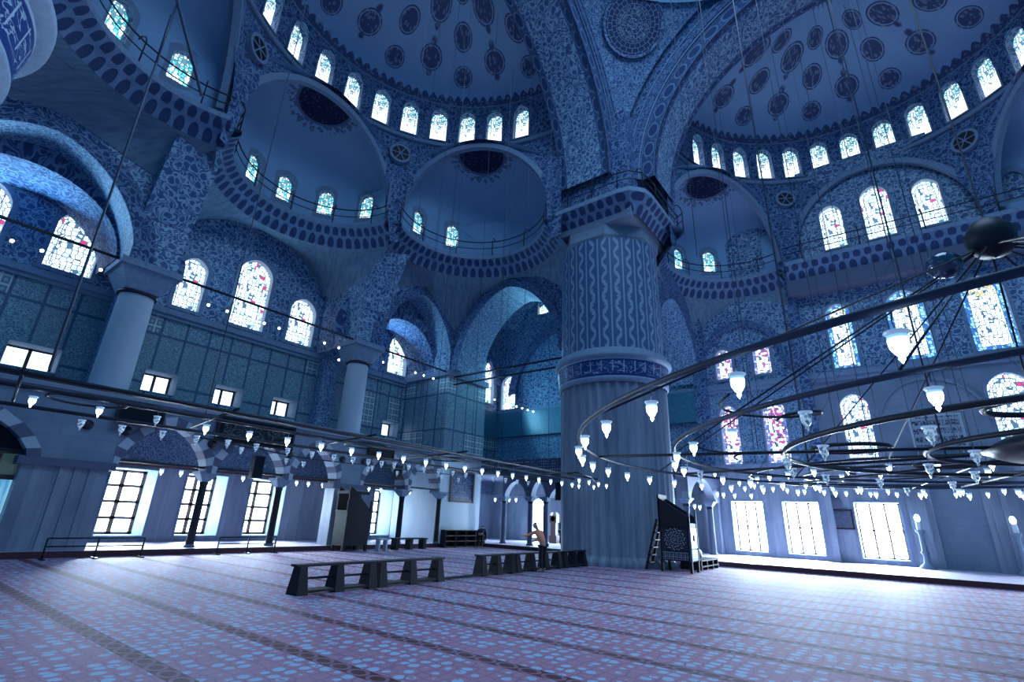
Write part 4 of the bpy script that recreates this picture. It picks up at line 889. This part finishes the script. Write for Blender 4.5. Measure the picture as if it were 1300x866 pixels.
for i, x in enumerate([2.66, 3.33, 4.08, 4.77, 5.47, 6.16, 7.0, 7.71, 8.4, 9.05, 9.6, 10.1, 10.6, 11.2, 11.9, 12.6, 13.3, 14.0, 14.8, 15.6, 16.4, 17.2, 18.0]):
    lamp((x, 12.66, 3.36), False, '%s small unlit lamp from the left on the rear bar of the straight frame' % ORD[i], 'unlit lamps on the rear bar', 1.1)
for i, (x, y) in enumerate([(8.2, 14.8), (9.02, 15.2), (10.7, 13.87), (10.87, 14.3), (6.16, 13.4), (12.4, 14.6), (14.3, 14.2), (15.5, 14.4)]):
    lamp((x, y, 3.3), False, 'unlit clear lamp hanging behind the straight frame before the arcade', 'unlit lamps before the arcade', 1.0)
MB().tube([(5, 13.4, 3.3), (9, 15.2, 3.3), (16, 14.4, 3.3)], .02, 5).build('lamp_rail', ['metal'], label='thin curved rail carrying unlit lamps before the arcade', cat='rail')
for i, x in enumerate([8.2, 8.94, 11.58, 14.28, 14.94, 15.77, 18.79, 19.64, 21.9, 22.1]):
    lamp((x if i < 9 else 21.3, 24.4, 3.3), True, '%s small lit lamp from the left inside the left side aisle' % ORD[i], 'lit lamps in the left side aisle', 1.4)
for i, (y, z) in enumerate([(23.9, 3.3), (23.2, 3.3), (22.6, 3.3), (22.0, 3.3), (20.6, 3.3), (20.1, 3.3), (19.6, 3.3), (16.5, 3.3)]):
    lamp((29.8, y, z), True, '%s small lit lamp from the left inside the corner bay' % ORD[i], 'lit lamps in the corner bay', 1.6)
for i, (y, z) in enumerate([(8.86, 4.6), (8.56, 4.9), (8.93, 3.9), (8.53, 3.8), (8.19, 3.75), (9.9, 3.1), (9.6, 3.05), (7.25, 4.4), (6.99, 4.1), (6.7, 3.7), (7.58, 3.7)]):
    lamp((31.3, y, z), True, 'small lit lamp near the columns right of the main pier', 'lit lamps right of the main pier', 1.6)
for i, (x, y) in enumerate([(13.17, 7.45), (15.29, 8.66), (13.83, 7.48), (15.72, 8.32), (14.54, 7.53), (15.31, 7.64)]):
    lamp((x, y, 2.98), True, 'lit lamp of the small cluster in front of the main pier', 'lamp cluster before the main pier', .8)
MB().tube([(12.5, 7.2, 3.0), (14.2, 7.6, 3.0), (16.2, 8.5, 3.0)], .02, 5).build('lamp_rail', ['metal'], label='thin rail with a cluster of lamps before the main pier', cat='rail')
for p, q, l in (((6.0, 24.4, 3.31), (22.3, 24.4, 3.31), 'thin lamp rail inside the left side aisle'), ((29.8, 13.5, 3.31), (29.8, 24.5, 3.31), 'thin lamp rail inside the corner bay'), ((31.3, 6.4, 4.42), (31.3, 10.2, 3.3), 'sloping thin lamp rail right of the main pier')):
    MB().tube([p, q], .014, 5).build('lamp_rail', ['metal'], label=l, cat='rail')
# bulbs strung along the gallery tie rods
bp = MB().lathe([(.001, -.06), (.04, -.045), (.058, 0), (.04, .045), (.001, .06)], n=10).build('bulb', ['bulb']); bfirst = True
def bulb(loc, lab, grp):
    global bfirst
    o = bp if bfirst else bp.copy()
    if not bfirst: COL.objects.link(o)
    bfirst = False; o.location = loc; o['label'] = lab; o['category'] = 'bulb'; o['group'] = grp
for i, (x, z) in enumerate([(1.34, 9.74), (2.1, 9.72), (3.75, 9.74), (7.5, 9.73), (8.27, 9.72), (9.93, 9.73), (10.65, 9.74), (13.08, 9.82), (13.93, 9.77), (14.04, 9.12), (16.85, 9.84), (19.28, 9.76), (19.98, 9.79), (20.79, 9.79)]):
    bulb((x, 22.05, 9.76 if z > 9.5 else z), '%s bare bulb from the left strung below the left gallery tie rods' % ORD[i], 'bulbs below the gallery tie rods')
for i, (y, z) in enumerate([(21.3, 9.49), (19.38, 8.85), (18.92, 8.65), (18.47, 8.5), (18.03, 8.3)]):
    bulb((26, y, 9.59-.352*(21.8-y)), '%s bare bulb from the left inside the large deep arch' % ORD[i], 'bulbs inside the deep arch')
MB().tube([(1, 22.05, 9.82), (4.4, 22.05, 9.82)], .008, 3).build('bulb_wire', ['cable'], label='thin wire of bulbs left of the great gallery column', cat='wire')
MB().tube([(6.0, 22.05, 9.82), (14.8, 22.05, 9.82)], .008, 3).build('bulb_wire', ['cable'], label='thin wire of bulbs before the three stained windows', cat='wire')
MB().tube([(16.7, 22.05, 9.82), (22.2, 22.05, 9.82)], .008, 3).build('bulb_wire', ['cable'], label='thin wire of bulbs left of the corner pier', cat='wire')
MB().tube([(26, 21.8, 9.65), (26, 17.4, 8.1)], .008, 3).build('bulb_wire', ['cable'], label='thin wire of bulbs inside the large deep arch', cat='wire')
# hanging cables
def cable(p, q, r, lab, grp='thin hanging cables'): MB().tube([p, q], r, 4).build('hanging_cable', ['cable'], label=lab, cat='cable', group=grp)
cable((1.27, 8.91, 10.35), (1.36, 8.95, 3.4), .018, 'long dark cable slanting past the left arch')
cable((1.08, 8.93, 10.7), (2.01, 8.77, 8.63), .03, 'thick rod crossing the upper left window')
cable((1.26, 8.91, 9.95), (1.29, 8.91, 8.85), .022, 'hooked rod before the upper left window')
random.seed(5)
for i, (x, y) in enumerate([(8.0, 10.5), (11.5, 12.8), (13.5, 11.0), (15.2, 13.6), (16.3, 11.9), (17.8, 14.4), (14.5, 16.0), (12.3, 15.0), (17.2, 17.4), (19.0, 15.0)]):
    cable((x, y, 26.2+3.3*sqrt(max(.05, 1-(hypot(x-CL[0], y-CL[1])/8.8)**2)) if y > 12.3 else 19+sqrt(88-(x-10.4)**2)), (x+.05, y, 4.0), .011, 'thin cable hanging from the left half dome', 'cables from the left half dome')
for i, (x, y) in enumerate([(15.5, 3.0), (17.5, 1.2), (19.0, 3.8), (20.5, .5), (22.2, 2.6), (23.5, -.8), (25.0, 1.4), (24.2, 4.4), (27.4, .2), (22.0, -2.4), (26.3, -2.3), (28.0, 3.2), (18.2, -1.8)]):
    cable((x, y, 26.2+3.3*sqrt(max(.05, 1-(hypot(x-CQ[0], y-CQ[1])/8.7)**2)) if x > 24.1 else (19+sqrt(80-(y+1.6)**2) if x > 21.3 else 34)), (x+.05, y, 3.8), .013, 'thin cable hanging from the right half dome', 'cables from the right half dome')
for (x, y, z0, z1, lab) in ((18.5, 4.9, 30, 12, 'dark cable beside the right great arch'), (12.0, 1.4, 22, 3, 'dark cable crossing the right half dome'), (12.2, -.8, 22, 3, 'dark cable beside the pale window column')):
    cable((x, y, z0), (x, y, z1), .016, lab)

# ------------------------------------------------------------------ furniture
def divider(x0, y, n, L, label, h=.60):
    """low wooden barrier: slanted uprights, top board, middle rail, base rail"""
    t = empty('low_divider', (x0, y, 0), 0, label, 'divider', 'low wooden dividers in a line')
    MB().box(0, -.19, .04, L, .19, .09).build('base_board', ['wood'], t)
    MB().box(-.04, -.14, h-.045, L+.04, .14, h).build('top_board', ['wood'], t)
    MB().box(.1, -.02, h*.48, L-.1, .02, h*.48+.045).build('middle_rail', ['wood'], t)
    for i in range(n):
        x = .12+(L-.24)*i/(n-1); MB().hexa([(x-.13, -.22, 0), (x+.13, -.22, 0), (x+.13, .22, 0), (x-.13, .22, 0), (x-.085, -.13, h-.04), (x+.085, -.13, h-.04), (x+.085, .13, h-.04), (x-.085, .13, h-.04)]).build('upright', ['wood'], t)
    return t
divider(6.62, 10.75, 3, 2.1, 'low dark wooden divider nearest the camera on the carpet')
divider(8.80, 10.75, 3, 2.25, 'low dark wooden divider second in the line on the carpet')
divider(12.9, 10.9, 3, 1.75, 'low dark wooden divider just left of the standing cleaner')
divider(14.72, 10.9, 4, 2.9, 'low dark wooden divider behind the legs of the standing cleaner')
divider(17.75, 10.85, 3, 1.7, 'low dark wooden divider ending against the main pier')
t = MB().box(11.1, 10.7, .02, 12.85, 10.86, .07).build('floor_rail', ['wood'], label='low dark floor rail joining two groups of dividers', cat='rail')
def barrier(x, y, L, label):
    t = empty('metal_barrier', (x, y, 0), 0, label, 'barrier', 'thin metal barriers before the arcade')
    for z in (.62, .38): MB().tube([(0, 0, z), (L, 0, z)], .022, 5).build('rail', ['metal'], t)
    for q in (0, L*.5, L): MB().tube([(q, 0, 0), (q, 0, .62)], .03, 5).build('post', ['metal'], t); 
    for q in (0, L*.5, L): MB().box(q-.05, -.22, 0, q+.05, .22, .04).build('foot', ['metal'], t)
barrier(4.6, 21.3, 2.6, 'thin metal barrier before the wide marble pilaster'); barrier(9.75, 21.4, 2.3, 'thin metal barrier between the two slim dark columns')
# table and shelf by the corner
tb = empty('low_table', (18.2, 20.9, 0), 0, 'low dark table by the second slim column near the shelf', 'table')
MB().box(0, 0, .50, 2.2, .5, .56).build('table_top', ['wood'], tb)
for x in (.15, 1.1, 2.05): MB().box(x-.1, .05, 0, x+.1, .45, .5).build('leg', ['wood'], tb)
st = empty('stool', (16.9, 20.6, 0), 0, 'small pale stool right of the tall wooden pulpit', 'stool')
MB().box(0, 0, .5, .55, .35, .56).build('seat', ['stone'], st)
for x in (.05, .5): MB().box(x-.04, .04, 0, x+.04, .31, .5).build('leg', ['stone'], st)
sh = empty('shoe_shelf', (22.2, 21.35, 0), 0, 'low dark open shelf with twelve compartments below the framed inscription', 'shelf')
MB().box(0, .36, 0, 3.6, .4, .95).build('back_board', ['wood'], sh)
for i in range(5): MB().box(.88*i, 0, 0, .88*i+.06, .38, .95).build('upright', ['wood'], sh)
for i in range(4): MB().box(0, 0, .02+.30*i, 3.58, .38, .06+.30*i).build('shelf_board', ['wood_brown'], sh)
fp = empty('framed_inscription', (24.25, YG-.06, 3.5), 0, 'large dark blue framed calligraphy panel on the white marble wall', 'picture')
b = MB()
for x0, z0, x1, z1 in ((-1.12, -.95, 1.12, -.83), (-1.12, .83, 1.12, .95), (-1.12, -.83, -1.0, .83), (1.0, -.83, 1.12, .83)): b.box(x0, -.08, z0, x1, 0, z1)
b.build('frame', ['wood_brown'], fp)
b = MB(); b.face([(-1, -.03, -.83), (1, -.03, -.83), (1, -.03, .83), (-1, -.03, .83)], [(0, 0), (2, 0), (2, 5), (0, 5)])
def f_cp(g):
    u, v = g.uv(); r = v.fr(); n = g.noise(g.vec(u*2.2, v*1.4), 1.8, 2.0, 1.4); s = ((n-.5).ab() < .025)*(r > .15)*(r < .85)
    return g.mix((s.mx(r < .04))*.9, (0.015, 0.04, 0.15), (0.38, 0.48, 0.62))
b.build('panel', [mat('blue calligraphy sheet', f_cp, .3)], fp)
def f_fs(g):
    u, v = g.uv(); n = g.noise(g.vec(u*1.6, v*2.0), 2.0, 2.0, 1.6); return g.mix(((n-.5).ab() < .03)*1.0, (0.006, 0.008, 0.015), (0.10, 0.14, 0.20))
M['faintscript'] = mat('faint gilt script', f_fs, .4)
# dark boards hung on the gallery front
def board(x0, x1, z0, z1, lab, script=True):
    t = empty('sign_board', (x0, 22.0, z0), 0, lab, 'board', 'dark boards hung on the gallery front')
    w, h = x1-x0, z1-z0; MB().box(0, -.05, 0, w, .05, h).build('board', ['screen'], t)
    b = MB()
    for a, c, d, e in ((0, 0, w, .07), (0, h-.07, w, h), (0, 0, .07, h), (w-.07, 0, w, h)): b.box(a, -.08, c, d, -.05, e)
    b.build('frame', ['wood'], t)
    if script: MB().box(.25, -.056, .2, w-.25, -.05, h-.2).build('script', ['faintscript'], t)
board(5.5, 7.0, 4.45, 5.15, 'small dark board on the gallery front above the left pilaster', False)
board(8.95, 12.35, 4.25, 5.32, 'wide dark board with faint script on the gallery front'); board(16.6, 18.3, 4.52, 5.15, 'dark rectangular board on the gallery front over the wooden pulpit', False)
for x, z, lab in ((4.85, 4.25, 'first'), (5.99, 4.22, 'second'), (8.99, 4.15, 'third'), (12.4, 4.1, 'fourth'), (15.24, 4.2, 'fifth'), (16.55, 4.25, 'sixth'), (19.6, 4.2, 'seventh')):
    MB().lathe([(.001, 0), (.17, 0), (.17, .05), (.001, .05)], n=20).build('disc', ['metal'], label='%s small dark disc from the left between the arcade arches' % lab, cat='disc', group='dark discs between arches')
    o = COL.objects[-1]; o.rotation_euler = (pi/2, 0, 0); o.location = (x, YG-.04, z)
def speaker(x, y, z, w, h, lab, rz=0):
    t = empty('loudspeaker', (x, y, z), rz, lab, 'loudspeaker'); MB().box(-w/2, -.15, -h/2, w/2, .15, h/2).build('cabinet', ['metal'], t); MB().box(-w/2+.04, -.165, -h/2+.04, w/2-.04, -.15, h/2-.04).build('front_cloth', ['screen'], t)
    MB().tube([(0, .15, 0), (0, .4, .1)], .03, 5).build('bracket', ['metal'], t)
speaker(10.9, 21.95, 3.4, .45, .95, 'dark loudspeaker hanging in the middle arcade arch'); speaker(18.7, 21.95, 3.85, .4, .8, 'dark loudspeaker hanging right of the wooden pulpit')
sc = empty('screen', (22.3, 13.4, 3.1), 0, 'flat black screen hung beside the left of the main pier', 'screen')
MB().box(-.06, -.55, -.42, .06, .55, .42).build('panel', ['screen'], sc); MB().tube([(.0, 0, .42), (.0, 0, 1.3)], .02, 5).build('bracket', ['metal'], sc); MB().box(-.08, -.58, -.45, -.05, .58, -.42).build('frame', ['metal'], sc)
# left door screen in the big arch
dr = empty('door_1', (0, 22.75, 0), 0, kind='structure'); dr['label'] = 'wooden glazed door screen under the dark arch at the left edge'
b = MB(); b.box(-3, -.05, .2, 4.6, .05, .95); b.box(-3, -.06, 2.3, 4.6, .06, 2.45); b.box(-3, -.06, 3.1, 4.6, .06, 3.25); b.box(4.35, -.07, .2, 4.6, .07, 3.2); b.box(3.0, -.07, .2, 3.1, .07, 3.2); b.box(1.2, -.07, .2, 1.35, .07, 3.2)
b.build('door_frame', ['wood_brown'], dr); MB().box(-3, -.01, .95, 4.35, .01, 2.3).build('pane', ['blueglass'], dr); MB().box(-3, -.01, 2.45, 4.35, .01, 3.1).build('top_pane', ['dimglass'], dr)
MB().box(-3, -.03, 3.25, 3.6, .03, 4.7).build('top_panel', ['wood'], dr)

# tall wooden pulpit by the left arcade
pu = empty('wooden_pulpit', (15.0, 20.85, 0), 0, 'tall dark wooden preaching pulpit between marble pilaster and floor window', 'pulpit')
def panelled(b, x0, y0, z0, x1, y1, z1):
    b.box(x0, y0, z0, x1, y1, z1)
b = MB(); b.hexa([(0, 0, .25), (1.35, 0, .25), (1.35, .9, .25), (0, .9, .25), (0, 0, 1.75), (1.35, 0, 1.75), (1.35, .9, 1.75), (0, .9, 1.75)]); b.build('body', ['wood'], pu)
b = MB(); b.box(-.04, -.03, 1.72, 1.4, .93, 1.8); b.box(-.04, -.03, .95, 1.4, 0, 1.0); b.build('cornice', ['wood'], pu)
b = MB()
for x0 in (0, .72): b.hexa([(x0, .84, 1.8), (x0+.62, .84, 1.8), (x0+.62, .9, 1.8), (x0, .9, 1.8), (x0+.05, .84, 2.55), (x0+.57, .84, 2.55), (x0+.57, .9, 2.55), (x0+.05, .9, 2.55)])
b.build('back', ['wood'], pu)
for y in (.0, .86): MB().hexa([(0, y, 1.8), (1.35, y, 1.8), (1.35, y+.05, 1.8), (0, y+.05, 1.8), (0, y, 2.9), (.28, y, 2.75), (.28, y+.05, 2.75), (0, y+.05, 2.9)]).build('side', ['wood'], pu)
MB().box(-.05, -.05, 2.55, 1.1, .95, 2.68).build('canopy', ['wood'], pu)
for x, y in ((.05, .05), (1.3, .05), (.05, .85), (1.3, .85)): MB().box(x-.06, y-.06, 0, x+.06, y+.06, .26).build('leg', ['wood'], pu)
for x in (0, 1.3): MB().lathe([(.03, 1.8), (.05, 2.0), (.03, 2.1), (.06, 2.2), (.001, 2.3)], (x, 0, 0), 8).build('finial', ['wood'], pu)
# carved lectern at the right of the main pier
lc = empty('carved_lectern', (20.40, 6.72, 0), 0, 'carved wooden preaching chair with star inlay in front of the main pier', 'preaching chair')
w, d = .88, 1.22
def side_uv(mb, P, c, ax):
    mb.face(P, [((p[1]-c[0]) if ax == 'y' else (p[0]-c[0]), p[2]-c[1]) for p in P])
b = MB(); b.box(.02, .02, .40, w-.02, d-.02, 1.62); b.build('body', ['wood'], lc)
b = MB(); side_uv(b, [(-.003, .1, .78), (-.003, d-.1, .78), (-.003, d-.1, 1.58), (-.003, .1, 1.58)], (.61, 1.18), 'y'); b.build('star_panel', ['star'], lc)
b = MB(); b.face([(-.003, .1, .44), (-.003, d-.1, .44), (-.003, d-.1, .72), (-.003, .1, .72)]); b.face([(.1, -.003, .44), (w-.1, -.003, .44), (w-.1, -.003, .82), (.1, -.003, .82)]); b.build('lower_panel', ['inlay'], lc)
b = MB(); b.face([(.08, -.004, .88), (w-.08, -.004, .88), (w-.08, -.004, 1.6), (.08, -.004, 1.6)]); b.build('front_panel', [mat('pale pearl panel', lambda g: g.mix((g.vor(g.vec(*g.uv()), 14.0, 'F1', 0.0) < .3)*.5, (0.36, 0.46, 0.58), (0.16, 0.22, 0.34)), .35)], lc)
o = MB().lathe([(.001, 0), (.12, 0), (.12, .015), (.001, .015)], n=20).build('rosette', ['wood'], lc); o.rotation_euler = (pi/2, 0, 0); o.location = (w/2, -.006, 1.24)
for x, y in ((.05, .05), (w-.05, .05), (.05, d-.05), (w-.05, d-.05)): MB().box(x-.05, y-.05, 0, x+.05, y+.05, .42).build('leg', ['wood'], lc)
for x in (.0, w-.06): MB().hexa([(x, -.02, .4), (x+.08, -.02, .4), (x+.08, .06, .4), (x, .06, .4), (x, -.02, 2.25), (x+.06, -.02, 2.3), (x+.06, .04, 2.3), (x, .04, 2.25)]).build('post', ['stone_dark'], lc)
for x in (0.0, w-.05): MB().hexa([(x, 0, 1.62), (x+.05, 0, 1.62), (x+.05, d, 1.62), (x, d, 1.62), (x, 0, 2.0), (x+.05, 0, 2.0), (x+.05, d, 2.75), (x, d, 2.75)]).build('sloping_side', ['wood'], lc)
MB().box(0, d-.06, 1.62, w, d, 2.85).build('back', ['wood'], lc); MB().box(.05, .5, 1.75, w-.05, d-.06, 1.82).build('seat', ['wood'], lc)
b = MB(); b.hexa([(.05, .0, 1.6), (w-.05, 0, 1.6), (w-.05, .05, 1.6), (.05, .05, 1.6), (.05, 0, 1.78), (w-.05, 0, 1.78), (w-.05, .05, 1.78), (.05, .05, 1.78)]); b.build('front_rail', ['wood'], lc)
ld = empty('ladder', (20.5, 8.0, 0), 0, 'dark wooden step ladder leaning behind the carved preaching chair', 'ladder')
for x in (0, .5): MB().hexa([(x, 0.55, 0), (x+.06, .55, 0), (x+.06, .65, 0), (x, .65, 0), (x, 0, 1.9), (x+.06, 0, 1.9), (x+.06, .1, 1.9), (x, .1, 1.9)]).build('side_rail', ['wood'], ld)
for k in range(6): z = .25+k*.28; y = .58-.31*z; MB().box(0, y-.08, z, .55, y+.1, z+.04).build('step', ['wood'], ld)
# low step stand and bag right of it
sd = empty('low_stand', (22.1, 6.9, 0), 0, 'low dark step stand on the carpet right of the carved preaching chair', 'stand')
MB().box(0, 0, .34, 2.4, .9, .4).build('top_board', ['wood'], sd); MB().box(0, 0, .12, 2.4, .9, .17).build('lower_board', ['wood'], sd)
for x in (.05, .8, 1.6, 2.3): MB().box(x, .02, 0, x+.08, .88, .36).build('upright', ['wood'], sd)
bgm = MB().lathe([(.26, 0), (.33, .08), (.33, .26), (.22, .42), (.08, .46), (.001, .46)], n=16).build('bundle', ['metal'], label='dark rounded bundle lying on the low step stand', cat='bundle'); bgm.location = (22.6, 7.35, .40)
# qibla wall furniture
M['shade_lit'] = mat('softly lit glass shade', (0.6, 0.8, 1.0), 0.3, emit=2.5)
def candle(y, lab):
    t = empty('candle_stand', (31.6, y, .2), 0, lab, 'candle stand', 'tall candle stands beside the mihrab')
    MB().lathe([(.34, 0), (.30, .1), (.12, .25), (.10, .6), (.16, .7), (.09, .8), (.09, 1.5), (.18, 1.62), (.18, 1.7)], n=16).build('base', ['ashlar'], t)
    MB().lathe([(.10, 1.7), (.10, 2.05)], n=12).build('candle', ['white'], t); MB().lathe([(.05, 2.05), (.11, 2.12), (.12, 2.26), (.07, 2.38), (.001, 2.4)], n=14).build('glass_shade', ['shade_lit'], t)
candle(-.45, 'tall candle stand with glass shade left of the mihrab'); candle(-3.75, 'tall candle stand with glass shade right of the mihrab')
fq = empty('framed_inscription', (XW-.02, 2.75, 2.3), 0, 'dark framed panel between the bright windows on the qibla wall', 'picture')
MB().box(-.05, -.5, -.42, 0, .5, .42).build('panel', [mat('faded dark print', lambda g: g.mix(g.noise(g.vec(*g.uv()), 5.0, 3.0), (0.04, 0.05, 0.09), (0.16, 0.19, 0.27)), .3)], fq)
b = MB()
for y0, z0, y1, z1 in ((-.58, -.5, .58, -.42), (-.58, .42, .58, .5), (-.58, -.42, -.5, .42), (.5, -.42, .58, .42)): b.box(-.09, y0, z0, 0, y1, z1)
b.build('frame', ['wood'], fq)
o = MB().lathe([(.001, 0), (.36, 0), (.4, .04), (.4, .08), (.001, .08)], n=28).build('round_plaque', ['stone_dark'], label='round dark plaque above the framed panel on the qibla wall', cat='plaque'); o.rotation_euler = (0, -pi/2, 0); o.location = (XW-.02, 2.95, 3.12)
ck = empty('longcase_clock', (31.6, 19.9, .2), 0, 'tall wooden longcase clock in the far corner bay', 'clock')
MB().box(-.2, -.3, 0, .2, .3, .5).build('plinth', ['wood_brown'], ck); MB().box(-.15, -.2, .5, .15, .2, 1.35).build('case', ['wood_brown'], ck); MB().box(-.2, -.28, 1.35, .2, .28, 1.8).build('hood', ['wood_brown'], ck)
b = MB().lathe([(.29, 0), (.29, .36)], n=16, a0=0, a1=pi); hd = b.build('crest', ['wood_brown'], ck); hd.rotation_euler = (pi/2, 0, pi/2); hd.location = (-.18, 0, 1.8)
o = MB().lathe([(.001, 0), (.19, 0), (.19, .02)], n=20).build('dial', ['white'], ck); o.rotation_euler = (0, -pi/2, 0); o.location = (-.2, 0, 1.6)

# ------------------------------------------------------------------ people
def skin(name, J, E_, mt, parent, sub=1):
    me = bpy.data.meshes.new(name); me.from_pydata([j[:3] for j in J], E_, []); o = bpy.data.objects.new(name, me); COL.objects.link(o); o.parent = parent
    m = o.modifiers.new('skin', 'SKIN'); m.use_smooth_shade = True
    for i, v in enumerate(me.skin_vertices[0].data): v.radius = (J[i][3], J[i][4] if len(J[i]) > 4 else J[i][3]); v.use_root = (i == 0)
    q = o.modifiers.new('sub', 'SUBSURF'); q.levels = sub; q.render_levels = sub; me.materials.append(mt if not isinstance(mt, str) else M[mt]); return o
SK = mat('skin', (0.42, 0.28, 0.24), .6); HR = mat('dark hair', (0.015, 0.014, 0.02), .7)
def person(loc, rz, shirt, trousers, label, lean=0.0, arm=(0, 0), squat=0.0):
    t = empty('person', loc, rz, label, 'person'); hp = .92-squat*.35; c, s = cos(lean), sin(lean)
    def T(y, z): return (y*c-(z)*-s, z*c-y*s)   # lean about the hips, forward is +Y
    def up(x, y, z): a = y*c+z*s; b_ = z*c-y*s; return (x, a, hp+b_)
    hip = (0, 0, hp); ch_ = up(0, 0, .30); nk = up(0, .0, .52); hdp = up(0, .05, .66); top = up(0, .04, .80)
    J = [(*hip, .11, .09), (*ch_, .12, .09), (*nk, .05), (*hdp, .082, .095), (*top, .06, .07)]; Ed = [(0, 1), (1, 2), (2, 3), (3, 4)]
    S_ = [(*up(0, 0, -.02), .155, .12), (*up(0, 0, .15), .15, .11), (*up(0, 0, .36), .17, .12), (*up(0, 0, .46), .09, .08)]; Es = [(0, 1), (1, 2), (2, 3)]
    Tr = [(0, 0, hp+.02, .15, .12)]; Et = []
    for sg in (-1, 1):
        sh_ = up(sg*.19, 0, .43); a0, a1 = arm; f = a0 if sg < 0 else a1
        el = (sh_[0]+sg*.06, sh_[1]+.28*sin(f), sh_[2]-.28*cos(f)); wr = (el[0]-sg*.02, el[1]+.25*sin(f+.4), el[2]-.25*cos(f+.4)); pm = (wr[0], wr[1]+.07*sin(f+.4), wr[2]-.07*cos(f+.4))
        k = len(J); J += [(*sh_, .05), (*el, .038), (*wr, .026), (*pm, .034, .016)]; Ed += [(1, k), (k, k+1), (k+1, k+2), (k+2, k+3)]
        for q in range(4):
            J.append((pm[0]+(q-1.5)*.018, pm[1]+.07*sin(f+.7), pm[2]-(.075-.006*abs(q-1.4))*cos(f+.7), .0085)); Ed.append((k+3, len(J)-1))
        J.append((pm[0]-sg*.045, pm[1]+.02, pm[2]-.01, .01)); Ed.append((k+2, len(J)-1))
        k = len(S_); S_ += [(*sh_, .07), (*el, .055), (wr[0], wr[1], wr[2], .042)]; Es += [(2, k), (k, k+1), (k+1, k+2)]
        kn = (sg*.10, .12*squat+.03, hp*.53); an = (sg*.11, -.02, .09); k = len(J); J += [(sg*.09, 0, hp-.05, .08), (*kn, .052), (*an, .036), (sg*.12, .14, .035, .035, .028)]; Ed += [(0, k), (k, k+1), (k+1, k+2), (k+2, k+3)]
        k = len(Tr); Tr += [(sg*.09, 0, hp-.08, .10), (kn[0], kn[1], kn[2], .075), (an[0], an[1], .12, .06)]; Et += [(0, k), (k, k+1), (k+1, k+2)]
    # face: nose, ears
    nz = up(0, .155, .665); J.append((*nz, .012)); Ed.append((3, len(J)-1))
    for sg in (-1, 1): J.append((*up(sg*.095, .03, .66), .012)); Ed.append((3, len(J)-1))
    skin('body', J, Ed, SK, t, 1); skin('shirt', S_, Es, shirt, t, 1); skin('trousers', Tr, Et, trousers, t, 1)
    skin('hair', [(*up(0, .02, .72), .088, .098), (*up(0, .015, .785), .085, .09)], [(0, 1)], HR, t, 1)
    return t
TR = mat('dark trousers', (0.012, 0.014, 0.025), .8)
person((15.62, 10.3, 0), rad(-5), mat('orange brown shirt', (0.75, 0.30, 0.17), .8), TR, 'person seen from behind in orange shirt and dark trousers leaning over the dividers', .5, (1.1, .7))
person((29.2, 17.9, .2), rad(200), mat('dark blue shirt', (0.03, 0.05, 0.11), .8), TR, 'person in dark clothes with orange sleeve standing by the main pier in the corner bay', .05, (.1, .3))
person((23.6, 19.9, 0), rad(-60), mat('black jacket', (0.015, 0.02, 0.035), .8), TR, 'person in black bending over right of the low dark shelf', 1.05, (.2, .1), .3)

# great dome drum above the pendentives, out of the frame
b = MB(); b.grid(lambda a, k: (CC[0]+11.6*cos(a), CC[1]+11.6*sin(a), 28.2+k*4), lin(0, 2*pi, 64), [0, 1], lambda a, k: (a*11.6, k*4), 0)
b.grid(lambda a, e: (CC[0]+11.6*cos(e)*cos(a), CC[1]+11.6*cos(e)*sin(a), 32.2+7*sin(e)), lin(0, 2*pi, 64), lin(0, pi/2, 12), lambda a, e: (a*9, e*9), 0)
b.build('ceiling_dome', ['plaster'], kind='structure', label='great central dome above the frame')
